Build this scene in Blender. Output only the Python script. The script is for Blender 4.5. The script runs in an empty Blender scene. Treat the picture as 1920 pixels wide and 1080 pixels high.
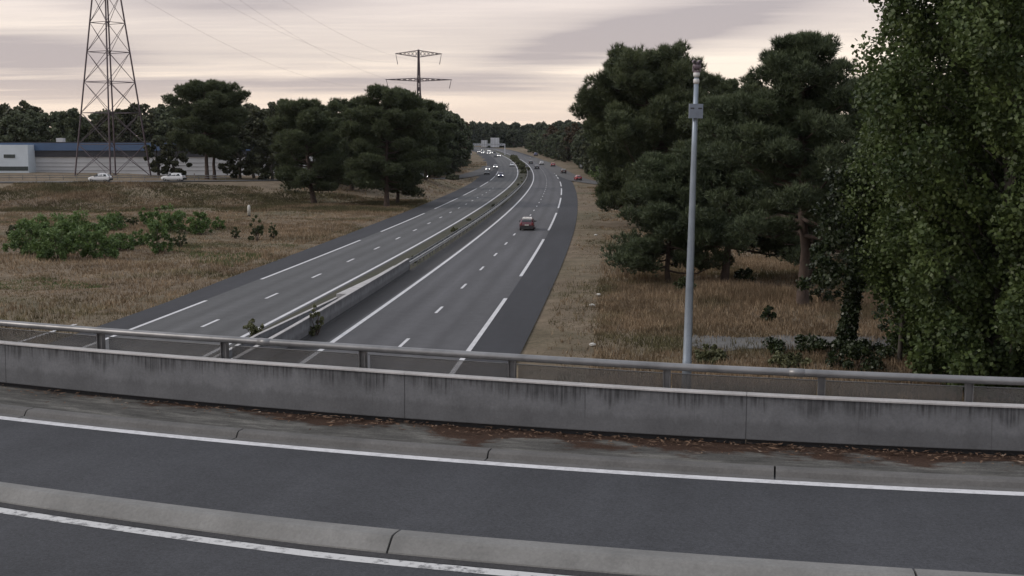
import bpy, bmesh, math, random
import numpy as np
from mathutils import Vector
rng = np.random.default_rng(7)
random.seed(7)
scene = bpy.context.scene
COL = scene.collection
R = math.radians

# ------------------------------------------------------------------ helpers
class MB:
    """collects verts / faces (with optional uv) of one mesh object"""
    def __init__(s): s.v=[]; s.f=[]; s.uv=[]
    def face(s, pts, uv=None):
        i=len(s.v); s.v+= [tuple(p) for p in pts]; s.f.append(tuple(range(i,i+len(pts))))
        s.uv+= list(uv) if uv else [(p[0],p[1]) for p in pts]
    def mesh(s, verts, faces):
        i=len(s.v); s.v+=[tuple(p) for p in verts]
        for f in faces:
            s.f.append(tuple(k+i for k in f)); s.uv+=[(verts[k][0],verts[k][1]) for k in f]
    def box(s, c, size, rz=0, rx=0):
        sx,sy,sz=[q/2 for q in size]; vs=[]
        for x,y,z in ((-1,-1,-1),(1,-1,-1),(1,1,-1),(-1,1,-1),(-1,-1,1),(1,-1,1),(1,1,1),(-1,1,1)):
            x*=sx;y*=sy;z*=sz
            y,z=y*math.cos(rx)-z*math.sin(rx), y*math.sin(rx)+z*math.cos(rx)
            vs.append((c[0]+x*math.cos(rz)-y*math.sin(rz), c[1]+x*math.sin(rz)+y*math.cos(rz), c[2]+z))
        s.mesh(vs,[(3,2,1,0),(4,5,6,7),(0,1,5,4),(1,2,6,5),(2,3,7,6),(3,0,4,7)])
    def tube(s, pts, rad, n=8, cap=True, ell=1.0):
        pts=[Vector(p) for p in pts]; 
        if not hasattr(rad,'__len__'): rad=[rad]*len(pts)
        rings=[]
        for i,p in enumerate(pts):
            t=(pts[min(i+1,len(pts)-1)]-pts[max(i-1,0)]).normalized()
            up=Vector((0,0,1)) if abs(t.z)<.9 else Vector((0,1,0))
            a=t.cross(up).normalized(); b=a.cross(t).normalized()
            rings.append([p+a*math.cos(2*math.pi*k/n)*rad[i]*ell+b*math.sin(2*math.pi*k/n)*rad[i] for k in range(n)])
        vs=[q for r in rings for q in r]; fs=[]
        for i in range(len(rings)-1):
            for k in range(n):
                k2=(k+1)%n
                fs.append((i*n+k,i*n+k2,(i+1)*n+k2,(i+1)*n+k))
        if cap:
            fs.append(tuple(range(n))[::-1]); fs.append(tuple((len(rings)-1)*n+k for k in range(n)))
        s.mesh(vs,fs)
    def bar(s, a, b, w):
        s.tube([a,b], w/2*1.3, n=4)
    def loft(s, prof, path, close=True, cap=True):
        """prof(i) -> list of points for ring i"""
        rings=[prof(i) for i in range(path)]; n=len(rings[0]); vs=[q for r in rings for q in r]; fs=[]
        for i in range(path-1):
            for k in range(n if close else n-1):
                k2=(k+1)%n; fs.append((i*n+k,(i+1)*n+k,(i+1)*n+k2,i*n+k2))
        if cap and close:
            fs.append(tuple(range(n))); fs.append(tuple((path-1)*n+k for k in range(n))[::-1])
        s.mesh(vs,fs)
    def build(s, name, mat, parent=None, smooth=False):
        me=bpy.data.meshes.new(name); me.from_pydata(s.v,[],s.f)
        uvl=me.uv_layers.new(name='UVMap'); uvl.data.foreach_set('uv',np.array(s.uv,dtype=np.float32).ravel())
        if smooth: me.polygons.foreach_set('use_smooth',[True]*len(s.f))
        me.materials.append(mat); me.update()
        return link(name,me,parent)

def link(name, me, parent=None):
    o=bpy.data.objects.new(name,me); COL.objects.link(o)
    if parent is not None: o.parent=parent
    return o
def npmesh(name, verts, nv, mat, rnd=None):
    """flat soup: verts (n*nv,3) -> mesh with nv-gons and a per-face random attribute"""
    verts=np.asarray(verts,dtype=np.float32).reshape(-1,3); nf=len(verts)//nv
    me=bpy.data.meshes.new(name)
    me.vertices.add(len(verts)); me.vertices.foreach_set('co',verts.ravel())
    me.loops.add(len(verts)); me.loops.foreach_set('vertex_index',np.arange(len(verts),dtype=np.int32))
    me.polygons.add(nf); me.polygons.foreach_set('loop_start',np.arange(0,len(verts),nv,dtype=np.int32))
    at=me.attributes.new('rnd','FLOAT','FACE')
    at.data.foreach_set('value',(rng.random(nf) if rnd is None else np.asarray(rnd)).astype(np.float32))
    me.materials.append(mat); me.update(calc_edges=True); me.validate()
    return me
def empty(name, loc, rz=0):
    o=bpy.data.objects.new(name,None); COL.objects.link(o); o.location=loc; o.rotation_euler=(0,0,rz); o.empty_display_size=.3
    return o
def tag(o, label=None, cat=None, group=None, kind=None):
    if label: o['label']=label
    if cat: o['category']=cat
    if group: o['group']=group
    if kind: o['kind']=kind
    return o
def copy_tree(o, kids, parent=None):
    c=o.copy(); COL.objects.link(c); c.parent=parent
    for ch in kids.get(o.name,[]): copy_tree(ch,kids,c)
    return c
def kidmap():
    m={}
    for o in bpy.data.objects:
        if o.parent: m.setdefault(o.parent.name,[]).append(o)
    return m

# ------------------------------------------------------------------ materials
def newmat(name):
    m=bpy.data.materials.new(name); m.use_nodes=True; nt=m.node_tree
    b=nt.nodes['Principled BSDF']; return m,nt,b
def N(nt,t,**k):
    n=nt.nodes.new(t)
    for a,v in k.items():
        if a in n.inputs: n.inputs[a].default_value=v
        else: setattr(n,a,v)
    return n
def ramp(nt, stops, src=None, interp='LINEAR'):
    n=nt.nodes.new('ShaderNodeValToRGB'); n.color_ramp.interpolation=interp
    e=n.color_ramp.elements
    while len(e)<len(stops): e.new(.5)
    for q,(p,c) in zip(e,stops):
        q.position=p; q.color=(c,c,c,1) if not hasattr(c,'__len__') else (*c,1)
    if src is not None: nt.links.new(src,n.inputs[0])
    return n.outputs[0]
def mix(nt, f, a, b, mode='MIX'):
    n=nt.nodes.new('ShaderNodeMix'); n.data_type='RGBA'; n.blend_type=mode
    for s,v in ((n.inputs[0],f),(n.inputs[6],a),(n.inputs[7],b)):
        if hasattr(v,'is_linked') : nt.links.new(v,s)
        elif hasattr(v,'__len__'): s.default_value=(*v,1)
        else: s.default_value=v
    return n.outputs[2]
def math_(nt,op,a,b=0.,clamp=False):
    n=nt.nodes.new('ShaderNodeMath'); n.operation=op; n.use_clamp=clamp
    for s,v in zip(n.inputs,(a,b)):
        if hasattr(v,'is_linked'): nt.links.new(v,s)
        else: s.default_value=v
    return n.outputs[0]
def coord(nt, kind='Object', scale=(1,1,1)):
    t=nt.nodes.new('ShaderNodeTexCoord'); m=nt.nodes.new('ShaderNodeMapping'); m.inputs['Scale'].default_value=scale
    nt.links.new(t.outputs[kind],m.inputs[0]); return m.outputs[0]
def noise(nt, co, scale, detail=4, rough=.55, dist=0):
    n=N(nt,'ShaderNodeTexNoise',Scale=scale,Detail=detail,Roughness=rough,Distortion=dist); nt.links.new(co,n.inputs['Vector']); return n.outputs[0]
def bump(nt, b, h, strength=.3, dist=.02):
    n=N(nt,'ShaderNodeBump',Strength=strength,Distance=dist); nt.links.new(h,n.inputs['Height']); nt.links.new(n.outputs[0],b.inputs['Normal'])
def plain(name, c, rough=.6, metal=0., var=.15, scale=3., spec=.5, coat=0.):
    m,nt,b=newmat(name); co=coord(nt); n=noise(nt,co,scale,5)
    d=tuple(q*(1-var) for q in c); l=tuple(q*(1+var) for q in c)
    nt.links.new(ramp(nt,[(.3,d),(.7,l)],n),b.inputs['Base Color'])
    b.inputs['Roughness'].default_value=rough; b.inputs['Metallic'].default_value=metal; b.inputs['Specular IOR Level'].default_value=spec; b.inputs['Coat Weight'].default_value=coat
    return m
def leafmat(name, dark, light, trans=.2, rough=.55, clump=.6, third=None, spec=.35):
    m,nt,b=newmat(name)
    a=N(nt,'ShaderNodeAttribute',attribute_name='rnd'); co=coord(nt)
    n=noise(nt,co,clump,3)
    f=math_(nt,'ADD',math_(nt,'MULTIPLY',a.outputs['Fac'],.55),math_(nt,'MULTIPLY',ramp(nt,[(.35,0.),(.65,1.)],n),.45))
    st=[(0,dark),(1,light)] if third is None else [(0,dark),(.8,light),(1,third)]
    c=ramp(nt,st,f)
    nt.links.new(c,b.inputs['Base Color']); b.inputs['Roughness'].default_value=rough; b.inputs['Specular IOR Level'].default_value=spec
    t=N(nt,'ShaderNodeBsdfTranslucent'); nt.links.new(c,t.inputs[0])
    ms=N(nt,'ShaderNodeMixShader'); ms.inputs[0].default_value=trans
    nt.links.new(b.outputs[0],ms.inputs[1]); nt.links.new(t.outputs[0],ms.inputs[2]); nt.links.new(ms.outputs[0],nt.nodes['Material Output'].inputs[0])
    return m
def emat(name,c,s):
    m,nt,b=newmat(name); b.inputs['Base Color'].default_value=(.8,.8,.8,1); b.inputs['Emission Color'].default_value=(*c,1); b.inputs['Emission Strength'].default_value=s; return m

def asphalt(name, base, var=.12, tracks=None, rough=.85, specks=.0):
    m,nt,b=newmat(name); uv=coord(nt,'UV'); ob=coord(nt)
    big=noise(nt,coord(nt,'UV',(.5,.04,1)),1.2,5,.6)
    fine=noise(nt,ob,28,3,.7)
    mid=noise(nt,ob,1.3,4,.65)
    c=ramp(nt,[(.3,tuple(q*(1-var) for q in base)),(.7,tuple(q*(1+var) for q in base))],big)
    grit=noise(nt,ob,70,2,.8)
    c=mix(nt,.75,c,ramp(nt,[(.3,.55),(.7,1.45)],fine),'MULTIPLY'); c=mix(nt,.7,c,ramp(nt,[(.3,.55),(.7,1.5)],grit),'MULTIPLY')
    c=mix(nt,.5,c,ramp(nt,[(.3,.8),(.7,1.2)],mid),'MULTIPLY')
    if tracks:
        sx=N(nt,'ShaderNodeSeparateXYZ'); nt.links.new(uv,sx.inputs[0]); u=sx.outputs[0]
        tot=None
        for (c0,w,amt) in tracks:
            g=math_(nt,'SUBTRACT',1.,math_(nt,'DIVIDE',math_(nt,'ABSOLUTE',math_(nt,'SUBTRACT',u,c0)),w),True)
            g=math_(nt,'MULTIPLY',g,amt); tot=g if tot is None else math_(nt,'ADD',tot,g)
        nn=noise(nt,coord(nt,'UV',(.8,.02,1)),1.5,4)
        tot=math_(nt,'MULTIPLY',tot,ramp(nt,[(.25,.4),(.7,1.3)],nn))
        k=nt.nodes.new('ShaderNodeCombineColor'); o=math_(nt,'ADD',1.,tot)
        for i in range(3): nt.links.new(o,k.inputs[i])
        c=mix(nt,1.,c,k.outputs[0],'MULTIPLY')
    if specks:
        v=N(nt,'ShaderNodeTexVoronoi',Scale=9.); nt.links.new(ob,v.inputs['Vector'])
        s=ramp(nt,[(.03,1.),(.07,0.)],v.outputs['Distance'])
        c=mix(nt,math_(nt,'MULTIPLY',s,specks),c,(.3,.3,.31))
    nt.links.new(c,b.inputs['Base Color']); b.inputs['Roughness'].default_value=rough; b.inputs['Specular IOR Level'].default_value=.3
    bump(nt,b,fine,.25,.01)
    return m
def paintmat(name, c=(.62,.62,.62), wear=.5, under=(.07,.07,.075)):
    m,nt,b=newmat(name); ob=coord(nt)
    n=noise(nt,ob,9,6,.7); n2=noise(nt,ob,1.1,3)
    f=ramp(nt,[(.44,1.),(.52,0.)],math_(nt,'ADD',math_(nt,'MULTIPLY',n,.65),math_(nt,'MULTIPLY',n2,.35)))
    c2=mix(nt,math_(nt,'MULTIPLY',f,wear),c,under)
    nt.links.new(c2,b.inputs['Base Color']); b.inputs['Roughness'].default_value=.8
    return m

M={}
M['bridge_asphalt']=asphalt('bridge_asphalt',(.0435,.0452,.051),.2,[(-.95,.6,-.26),(.85,.65,-.22),(-.05,.5,.14),(1.72,.4,.35),(-1.7,.35,.3)],.8,.3)
M['road_out']=asphalt('motorway_asphalt_out',(.076,.076,.082),.12,[(3.75,.75,.2),(5.55,.75,.2),(7.4,.75,.2),(9.2,.75,.2),(4.6,.5,-.1),(8.3,.5,-.1)],.85)
M['road_in']=asphalt('motorway_asphalt_in',(.078,.079,.082),.12,[(-3.6,.75,.2),(-5.3,.75,.2),(-7.1,.75,.2),(-8.8,.75,.2),(-4.4,.5,-.1),(-8.,.5,-.1)],.85)
M['shoulder']=asphalt('shoulder_asphalt',(.034,.035,.041),.15)
M['ramp']=asphalt('ramp_asphalt',(.09,.088,.088),.15)
M['inner']=asphalt('median_shoulder',(.042,.041,.043),.25)
M['paint']=paintmat('road_paint',(.58,.58,.6),.22)
M['paint_worn']=paintmat('road_paint_worn',(.5,.5,.5),.75)
M['galv']=plain('galvanised_steel',(.27,.28,.29),.45,.6,.2,4)
M['galv_dark']=plain('painted_post_steel',(.15,.15,.155),.5,.4,.2,5)
M['rail_steel']=plain('rail_steel',(.2,.2,.205),.42,.5,.25,2.5)
M['mast_steel']=plain('mast_steel',(.24,.28,.33),.45,.5,.15,1.5)
M['box_grey']=plain('box_grey',(.17,.2,.25),.5,.2,.1)
M['black']=plain('black_plastic',(.02,.02,.022),.5)
M['camera_purple']=plain('camera_housing',(.14,.11,.13),.4)
M['white_paint']=plain('white_paint',(.5,.5,.5),.5,0,.2)
M['pylon']=plain('pylon_steel',(.085,.065,.075),.6,.3,.2,1)
M['wire']=plain('wire_alu',(.25,.22,.23),.5,.3)
M['bark']=plain('bark',(.06,.042,.034),.9,0,.4,2.5)
M['bark_grey']=plain('bark_grey',(.055,.048,.04),.9,0,.4,2.5)
M['sign_back']=plain('sign_back',(.52,.54,.58),.5,.3,.1,.8)
M['glass']=plain('car_glass',(.012,.014,.018),.08,0,.1,1,.8)
M['tyre']=plain('tyre',(.015,.015,.015),.85)
M['rim']=plain('rim',(.25,.25,.26),.35,.7)
M['trim']=plain('dark_trim',(.02,.02,.022),.6)
M['plate']=plain('plate',(.55,.55,.5),.5)
M['lamp_red']=plain('tail_lamp',(.16,.012,.012),.25); M['lamp_on']=emat('headlamp_lit',(1,.96,.9),6.); M['lamp_off']=plain('headlamp_glass',(.5,.5,.52),.15)
M['wall_white']=None

def concrete(name, base, drips=True, streak=1.):
    m,nt,b=newmat(name); ob=coord(nt)
    n=noise(nt,ob,1.6,6,.6); f=noise(nt,ob,24,4,.7)
    c=ramp(nt,[(.3,tuple(q*.8 for q in base)),(.7,tuple(q*1.15 for q in base))],n)
    c=mix(nt,.5,c,ramp(nt,[(.3,.75),(.7,1.2)],f),'MULTIPLY')
    if drips:
        uv=coord(nt,'UV'); sx=N(nt,'ShaderNodeSeparateXYZ'); nt.links.new(uv,sx.inputs[0])
        # runs of dark water stain below the coping: u along the wall, v height above the base
        d=noise(nt,coord(nt,'UV',(5.5,.25,1)),2.,5,.75,.2)
        d2=noise(nt,coord(nt,'UV',(.7,.05,1)),1.,3)
        d3=noise(nt,coord(nt,'UV',(.9,.1,1)),1.7,4,.65)
        ln=math_(nt,'ADD',math_(nt,'MULTIPLY',d,.34),math_(nt,'MULTIPLY',math_(nt,'SUBTRACT',d3,.18),.95))
        top=math_(nt,'SUBTRACT',sx.outputs[1],math_(nt,'SUBTRACT',1.2,math_(nt,'MULTIPLY',ln,1.05)))
        s=ramp(nt,[(.0,0.),(.2,1.)],math_(nt,'ADD',top,.08))
        streaks=ramp(nt,[(.42,.25),(.62,1.)],noise(nt,coord(nt,'UV',(14,.2,1)),1.5,4,.7))
        c=mix(nt,math_(nt,'MULTIPLY',math_(nt,'MULTIPLY',s,streaks),.8*streak),c,(.03,.03,.032))
        # thin dark runs and pale lime runs
        r=ramp(nt,[(.66,0.),(.72,1.)],noise(nt,coord(nt,'UV',(7,.12,1)),1.7,2,.5))
        c=mix(nt,math_(nt,'MULTIPLY',r,.45*streak),c,(.025,.025,.028))
        r2=ramp(nt,[(.68,0.),(.76,1.)],noise(nt,coord(nt,'UV',(2.3,.1,1)),1.3,3,.6))
        c=mix(nt,math_(nt,'MULTIPLY',r2,.4),c,(.26,.26,.26))
        # splash dirt along the foot
        rg=noise(nt,coord(nt,'UV',(3.,.4,1)),1.6,5,.7)
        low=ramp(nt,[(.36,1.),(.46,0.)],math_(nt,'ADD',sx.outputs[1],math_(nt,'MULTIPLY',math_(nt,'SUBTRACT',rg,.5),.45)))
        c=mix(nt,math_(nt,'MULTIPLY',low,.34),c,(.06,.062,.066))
        c=mix(nt,ramp(nt,[(.095,.85),(.12,0.)],sx.outputs[1]),c,(.025,.025,.027))  # dark base band: dirt plus the recess's shadow painted into the colour
    nt.links.new(c,b.inputs['Base Color']); b.inputs['Roughness'].default_value=.9; b.inputs['Specular IOR Level'].default_value=.2
    bump(nt,b,f,.35,.01); return m
M['conc_wall']=concrete('parapet_concrete',(.15,.154,.165))
M['conc_cope']=concrete('coping_concrete',(.42,.41,.41),False)
M['conc_kerb']=concrete('kerb_concrete',(.195,.194,.189),False)
M['conc_dirty']=concrete('dirty_concrete',(.125,.122,.12),False)
M['conc_barrier']=concrete('barrier_concrete',(.2,.205,.22),True,.7)
M['conc_pale']=concrete('pale_concrete',(.42,.41,.41),False)

def groundmat():
    m,nt,b=newmat('dry_ground'); ob=coord(nt)
    a=noise(nt,ob,.045,5,.6,.5); c2=noise(nt,ob,.4,6,.65); c3=noise(nt,ob,4.,5,.7)
    c=ramp(nt,[(.3,(.13,.1,.074)),(.5,(.17,.136,.098)),(.7,(.09,.084,.054))],a)
    c=mix(nt,.75,c,ramp(nt,[(.25,.55),(.5,1.),(.75,1.5)],c2),'MULTIPLY')
    c=mix(nt,.7,c,ramp(nt,[(.25,.5),(.75,1.5)],c3),'MULTIPLY')
    nt.links.new(c,b.inputs['Base Color']); b.inputs['Roughness'].default_value=1.; b.inputs['Specular IOR Level'].default_value=.1
    bump(nt,b,c3,.8,.15); return m
M['ground']=groundmat()
def needles():
    m,nt,b=newmat('pavement_with_needles'); uv=coord(nt,'UV'); ob=coord(nt)
    sx=N(nt,'ShaderNodeSeparateXYZ'); nt.links.new(uv,sx.inputs[0])   # u along, v = metres from the wall
    st=noise(nt,coord(nt,'UV',(.5,2.2,1)),1.6,6,.7); f=noise(nt,ob,35,4,.75); l=noise(nt,coord(nt,'UV',(.16,.3,1)),1.5,3)
    base=ramp(nt,[(.28,(.042,.042,.04)),(.5,(.095,.093,.088)),(.72,(.2,.195,.18))],st)
    base=mix(nt,.6,base,ramp(nt,[(.3,.6),(.7,1.4)],f),'MULTIPLY')
    g=math_(nt,'ADD',sx.outputs[1],math_(nt,'MULTIPLY',math_(nt,'SUBTRACT',st,.5),.9))
    l2=noise(nt,coord(nt,'UV',(.55,.9,1)),1.3,4,.6)
    g=math_(nt,'SUBTRACT',g,math_(nt,'MULTIPLY',math_(nt,'SUBTRACT',l2,.5),3.2))
    bi=N(nt,'ShaderNodeMapRange'); bi.inputs[1].default_value=56; bi.inputs[2].default_value=68; bi.inputs[3].default_value=-.45; bi.inputs[4].default_value=.35; nt.links.new(sx.outputs[0],bi.inputs[0])
    g=math_(nt,'SUBTRACT',g,bi.outputs[0])
    k=ramp(nt,[(.12,1.),(.42,0.)],g)
    nd=ramp(nt,[(.3,(.03,.02,.015)),(.55,(.06,.034,.024)),(.8,(.11,.07,.046))],f)
    c=mix(nt,math_(nt,'MULTIPLY',k,.92),base,nd)
    nt.links.new(c,b.inputs['Base Color']); b.inputs['Roughness'].default_value=1.; b.inputs['Specular IOR Level'].default_value=.1
    bump(nt,b,f,.6,.02); return m
M['needles']=needles()
def soil():
    m,nt,b=newmat('median_soil'); ob=coord(nt)
    f=noise(nt,ob,6,5,.7); a=noise(nt,ob,.35,4)
    c=ramp(nt,[(.3,(.032,.034,.02)),(.5,(.05,.046,.03)),(.7,(.036,.042,.02))],a)
    c=mix(nt,.7,c,ramp(nt,[(.3,.5),(.7,1.5)],f),'MULTIPLY')
    nt.links.new(c,b.inputs['Base Color']); b.inputs['Roughness'].default_value=1.; bump(nt,b,f,.7,.05); return m
M['soil']=soil()
def gravel():
    m,nt,b=newmat('gravel'); ob=coord(nt); f=noise(nt,ob,9,5,.75); a=noise(nt,ob,.5,5,.6)
    c=ramp(nt,[(.3,(.07,.068,.066)),(.6,(.12,.118,.115)),(.75,(.16,.14,.11))],a)
    c=mix(nt,.7,c,ramp(nt,[(.3,.6),(.7,1.4)],f),'MULTIPLY')
    nt.links.new(c,b.inputs['Base Color']); b.inputs['Roughness'].default_value=1.; bump(nt,b,f,.6,.04); return m
M['gravel']=gravel()
def cladding(name,c,sc=1.):
    m,nt,b=newmat(name); ob=coord(nt)
    w=N(nt,'ShaderNodeTexWave',Scale=sc,bands_direction='Z'); nt.links.new(ob,w.inputs['Vector'])
    n=noise(nt,ob,.3,4)
    k=mix(nt,.3,c,ramp(nt,[(0,.6),(.25,1.1),(1,1.1)],w.outputs[0]),'MULTIPLY'); k=mix(nt,.4,k,ramp(nt,[(.3,.8),(.7,1.15)],n),'MULTIPLY')
    nt.links.new(k,b.inputs['Base Color']); b.inputs['Roughness'].default_value=.5; return m
M['clad_white']=cladding('white_cladding',(.47,.48,.5)); M['clad_pale']=cladding('pale_cladding',(.52,.58,.64)); M['clad_blue']=cladding('blue_cladding',(.055,.1,.19)); M['clad_dark']=cladding('dark_cladding',(.022,.024,.034))
M['clad_brown']=plain('brown_wall',(.2,.16,.13),.8)
M['glass_dark']=plain('dark_glazing',(.03,.045,.05),.15,0,.2)
def meshpanel():
    m,nt,b=newmat('fine_mesh'); b.inputs['Base Color'].default_value=(.17,.165,.16,1); b.inputs['Roughness'].default_value=.7
    t=N(nt,'ShaderNodeBsdfTransparent'); ms=N(nt,'ShaderNodeMixShader'); ms.inputs[0].default_value=.5
    nt.links.new(t.outputs[0],ms.inputs[1]); nt.links.new(b.outputs[0],ms.inputs[2]); nt.links.new(ms.outputs[0],nt.nodes['Material Output'].inputs[0]); return m
M['mesh']=meshpanel()

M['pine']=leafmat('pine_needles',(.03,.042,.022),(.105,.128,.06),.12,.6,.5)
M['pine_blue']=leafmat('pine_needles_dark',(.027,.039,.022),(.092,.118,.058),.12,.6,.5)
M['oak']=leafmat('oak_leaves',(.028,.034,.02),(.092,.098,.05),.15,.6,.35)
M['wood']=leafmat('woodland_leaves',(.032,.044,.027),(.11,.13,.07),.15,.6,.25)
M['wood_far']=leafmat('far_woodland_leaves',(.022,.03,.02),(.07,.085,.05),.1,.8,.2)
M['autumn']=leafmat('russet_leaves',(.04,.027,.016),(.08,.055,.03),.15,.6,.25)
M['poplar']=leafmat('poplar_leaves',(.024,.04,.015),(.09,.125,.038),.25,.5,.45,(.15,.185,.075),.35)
M['ivy']=leafmat('ivy_leaves',(.012,.02,.01),(.04,.055,.02),.15,.4,1.)
M['shrub']=leafmat('shrub_leaves',(.046,.082,.026),(.12,.185,.055),.25,.55,1.,(.21,.27,.1))
M['shrub_olive']=leafmat('olive_shrub_leaves',(.03,.04,.016),(.09,.105,.045),.25,.55,1.)
M['shrub_bright']=leafmat('bright_bush_leaves',(.05,.085,.025),(.13,.18,.06),.25,.55,1.)
M['weed']=leafmat('weed_leaves',(.05,.058,.026),(.16,.165,.085),.2,.6,2.)
def grassmat(name='dry_grass',lo=.5,hi=.62,tone=1.):
    m,nt,b=newmat(name); a=N(nt,'ShaderNodeAttribute',attribute_name='rnd'); co=coord(nt)
    n=noise(nt,co,.09,4,.6); n2=noise(nt,co,.6,3)
    c=ramp(nt,[(.0,(.13,.092,.06)),(.5,(.25,.18,.115)),(1.,(.38,.295,.2))],a.outputs['Fac'])
    g=ramp(nt,[(.0,(.065,.068,.034)),(1.,(.15,.142,.076))],a.outputs['Fac'])
    c=mix(nt,ramp(nt,[(lo,0.),(hi,.85)],n),c,g)
    n3=noise(nt,co,.16,5,.65)
    c=mix(nt,.8,c,ramp(nt,[(.3,.4*tone),(.68,1.45*tone)],n3),'MULTIPLY'); c=mix(nt,.6,c,ramp(nt,[(.3,.55),(.7,1.35)],n2),'MULTIPLY')
    nt.links.new(c,b.inputs['Base Color']); b.inputs['Roughness'].default_value=.9; b.inputs['Specular IOR Level'].default_value=.1
    return m
M['grass']=grassmat(); M['bank_grass']=grassmat('bank_grass',.36,.5); M['rough_bank']=grassmat('rough_bank_grass',.4,.54,.68)
M['litter']=plain('dead_leaf',(.3,.24,.19),.9,0,.4,9)
M['stone_white']=plain('white_stone',(.5,.49,.46),.8,0,.2,6)

# ------------------------------------------------------------------ road geometry
CH=[-5.08332,3.81326,-9.27453,-0.15212,0.19736,0.16652,0.00597,-0.06346]
def cen(d):
    d=np.asarray(d,dtype=float)
    e=np.clip(d,0,840); s=2*e/800-1
    v=np.polynomial.chebyshev.chebval(s,CH)
    return v+np.where(d>840,(d-840)*-.09-np.clip(d-800,0,600)**2*.0006+.96,0)+np.where(d<0,d*.095,0)
def zr(d):
    d=np.asarray(d,dtype=float)
    q=np.clip(d-350,0,120)
    return .015*q*q/240+np.clip(d-470,0,1e9)*.015-np.clip(d-1000,0,1e9)*.015
def pt(o,d,h=0.): return (float(cen(d))+o, float(d), float(zr(d))+h)
def slope(d): return math.atan(float(cen(d+1)-cen(d-1))/2)      # heading away from +Y

RAMP=np.array([(-400,215,3.4),(-120,224,3.4),(-80,230,3.4),(-60,235,3.4),(-42,254,3.1),(-29,285,2.5),(-22.5,312,1.6),(-17.5,365,.4),(-13.2,415,.3),(-9.5,465,.86),(-8,500,1.35)])
ONR=np.array([(300,200),(90,250),(46,282),(28.5,309),(21.2,342),(18.6,385),(17.6,430),(16.2,490),(13.5,560),(9.5,640)],dtype=float)
def smooth_poly(P,n=90):
    P=np.asarray(P,float); t=np.concatenate([[0],np.cumsum(np.linalg.norm(np.diff(P[:,:2],axis=0),axis=1)**.5)])
    m=np.gradient(P,t,axis=0); q=np.linspace(0,t[-1],n); i=np.clip(np.searchsorted(t,q)-1,0,len(t)-2)
    h=(t[i+1]-t[i])[:,None]; s=((q-t[i])[:,None])/h
    return (2*s**3-3*s**2+1)*P[i]+(s**3-2*s**2+s)*h*m[i]+(-2*s**3+3*s**2)*P[i+1]+(s**3-s**2)*h*m[i+1]
RAMPS=smooth_poly(RAMP); ONRS=smooth_poly(ONR)
def sstep(a,b,x):
    t=np.clip((x-a)/(b-a),0,1); return t*t*(3-2*t)
def near_poly(P,x,d):
    """distance, signed side (+ = left of travel), interpolated third value"""
    x=np.asarray(x,float); d=np.asarray(d,float)
    best=np.full(x.shape,1e9); side=np.zeros(x.shape); z=np.zeros(x.shape)
    for a,b in zip(P[:-1],P[1:]):
        ab=b[:2]-a[:2]; L=ab@ab+1e-9
        t=np.clip(((x-a[0])*ab[0]+(d-a[1])*ab[1])/L,0,1)
        dx=x-(a[0]+t*ab[0]); dy=d-(a[1]+t*ab[1]); q=np.hypot(dx,dy)
        s=ab[0]*dy-ab[1]*dx; w=q<best
        best=np.where(w,q,best); side=np.where(w,np.sign(s),side)
        if P.shape[1]>2: z=np.where(w,a[2]+t*(b[2]-a[2]),z)
    return best,side,z
def lumps(x,d):
    return (np.sin(x*.21+d*.13)*np.cos(d*.17-x*.08)*.5+np.sin(x*.53+1.3)*np.sin(d*.47+.4)*.3+np.sin(x*1.1+d*.9)*.12)
def hgt(x,d):
    x=np.asarray(x,float); d=np.asarray(d,float); c=cen(d); o=x-c; b=zr(d)
    left_edge=np.where(d<400,14.5,18.)
    wl=sstep(0,7,-o-left_edge); wr=sstep(0,5,o-14.)
    dist,side,zp=near_poly(RAMPS,x,d)
    plat=np.where(side>0,zp,zp*(1-np.clip((dist-4.)/27.,0,1)**1.1))
    plat=np.where(side>0,plat+sstep(6,26,dist)*.3,plat)
    h=b+np.maximum(0,plat-b)*wl
    out=np.maximum(wl,wr)
    h=h+out*lumps(x,d)*.28*np.clip(1.2-dist/400,0.3,1)
    h=np.where((o<-13)&(dist<6.),np.minimum(h,np.maximum(zp,b)-.12),h)
    d2,_,_=near_poly(ONRS,x,d)
    h=np.where((o>12.5)&(d2<5.5),b-.12,h)
    # the verges start a little below the asphalt edge
    h=h-np.where((o>-14.6)&(o<13.8),.18,0)
    return h
def hz(x,d): return float(hgt(np.array([x]),np.array([d]))[0])

# ------------------------------------------------------------------ terrain sheet
def terrain():
    o=np.concatenate([np.array([-3000,-1500,-800,-500,-380,-300,-240]),np.arange(-200,-100,8),np.arange(-100,-14.7,2.),[-14.6,-12,-6,0,6,12,13.8],np.arange(15.5,60,1.8),np.arange(60,130,6),[150,200,280,400,600,900,1500,3000]])
    d=np.concatenate([[-400,-150,-60,-20],np.arange(0,40,5),np.arange(40,270,2.),np.arange(270,560,5.),np.arange(560,1000,15.),[1050,1150,1300,1600,2000,2600,3500,5000]])
    O,D=np.meshgrid(o,d); X=cen(np.clip(D,-20,1200))+O; Z=hgt(X.ravel(),D.ravel()).reshape(X.shape)
    vs=np.stack([X,D,Z],-1).reshape(-1,3); n=len(o); fs=[]
    for i in range(len(d)-1):
        for j in range(n-1): fs.append((i*n+j,i*n+j+1,(i+1)*n+j+1,(i+1)*n+j))
    b=MB(); b.v=[tuple(q) for q in vs]; b.f=fs; b.uv=[(vs[k][0],vs[k][1]) for f in fs for k in f]
    tag(b.build('ground',M['ground'],smooth=True),kind='structure')
terrain()

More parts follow.
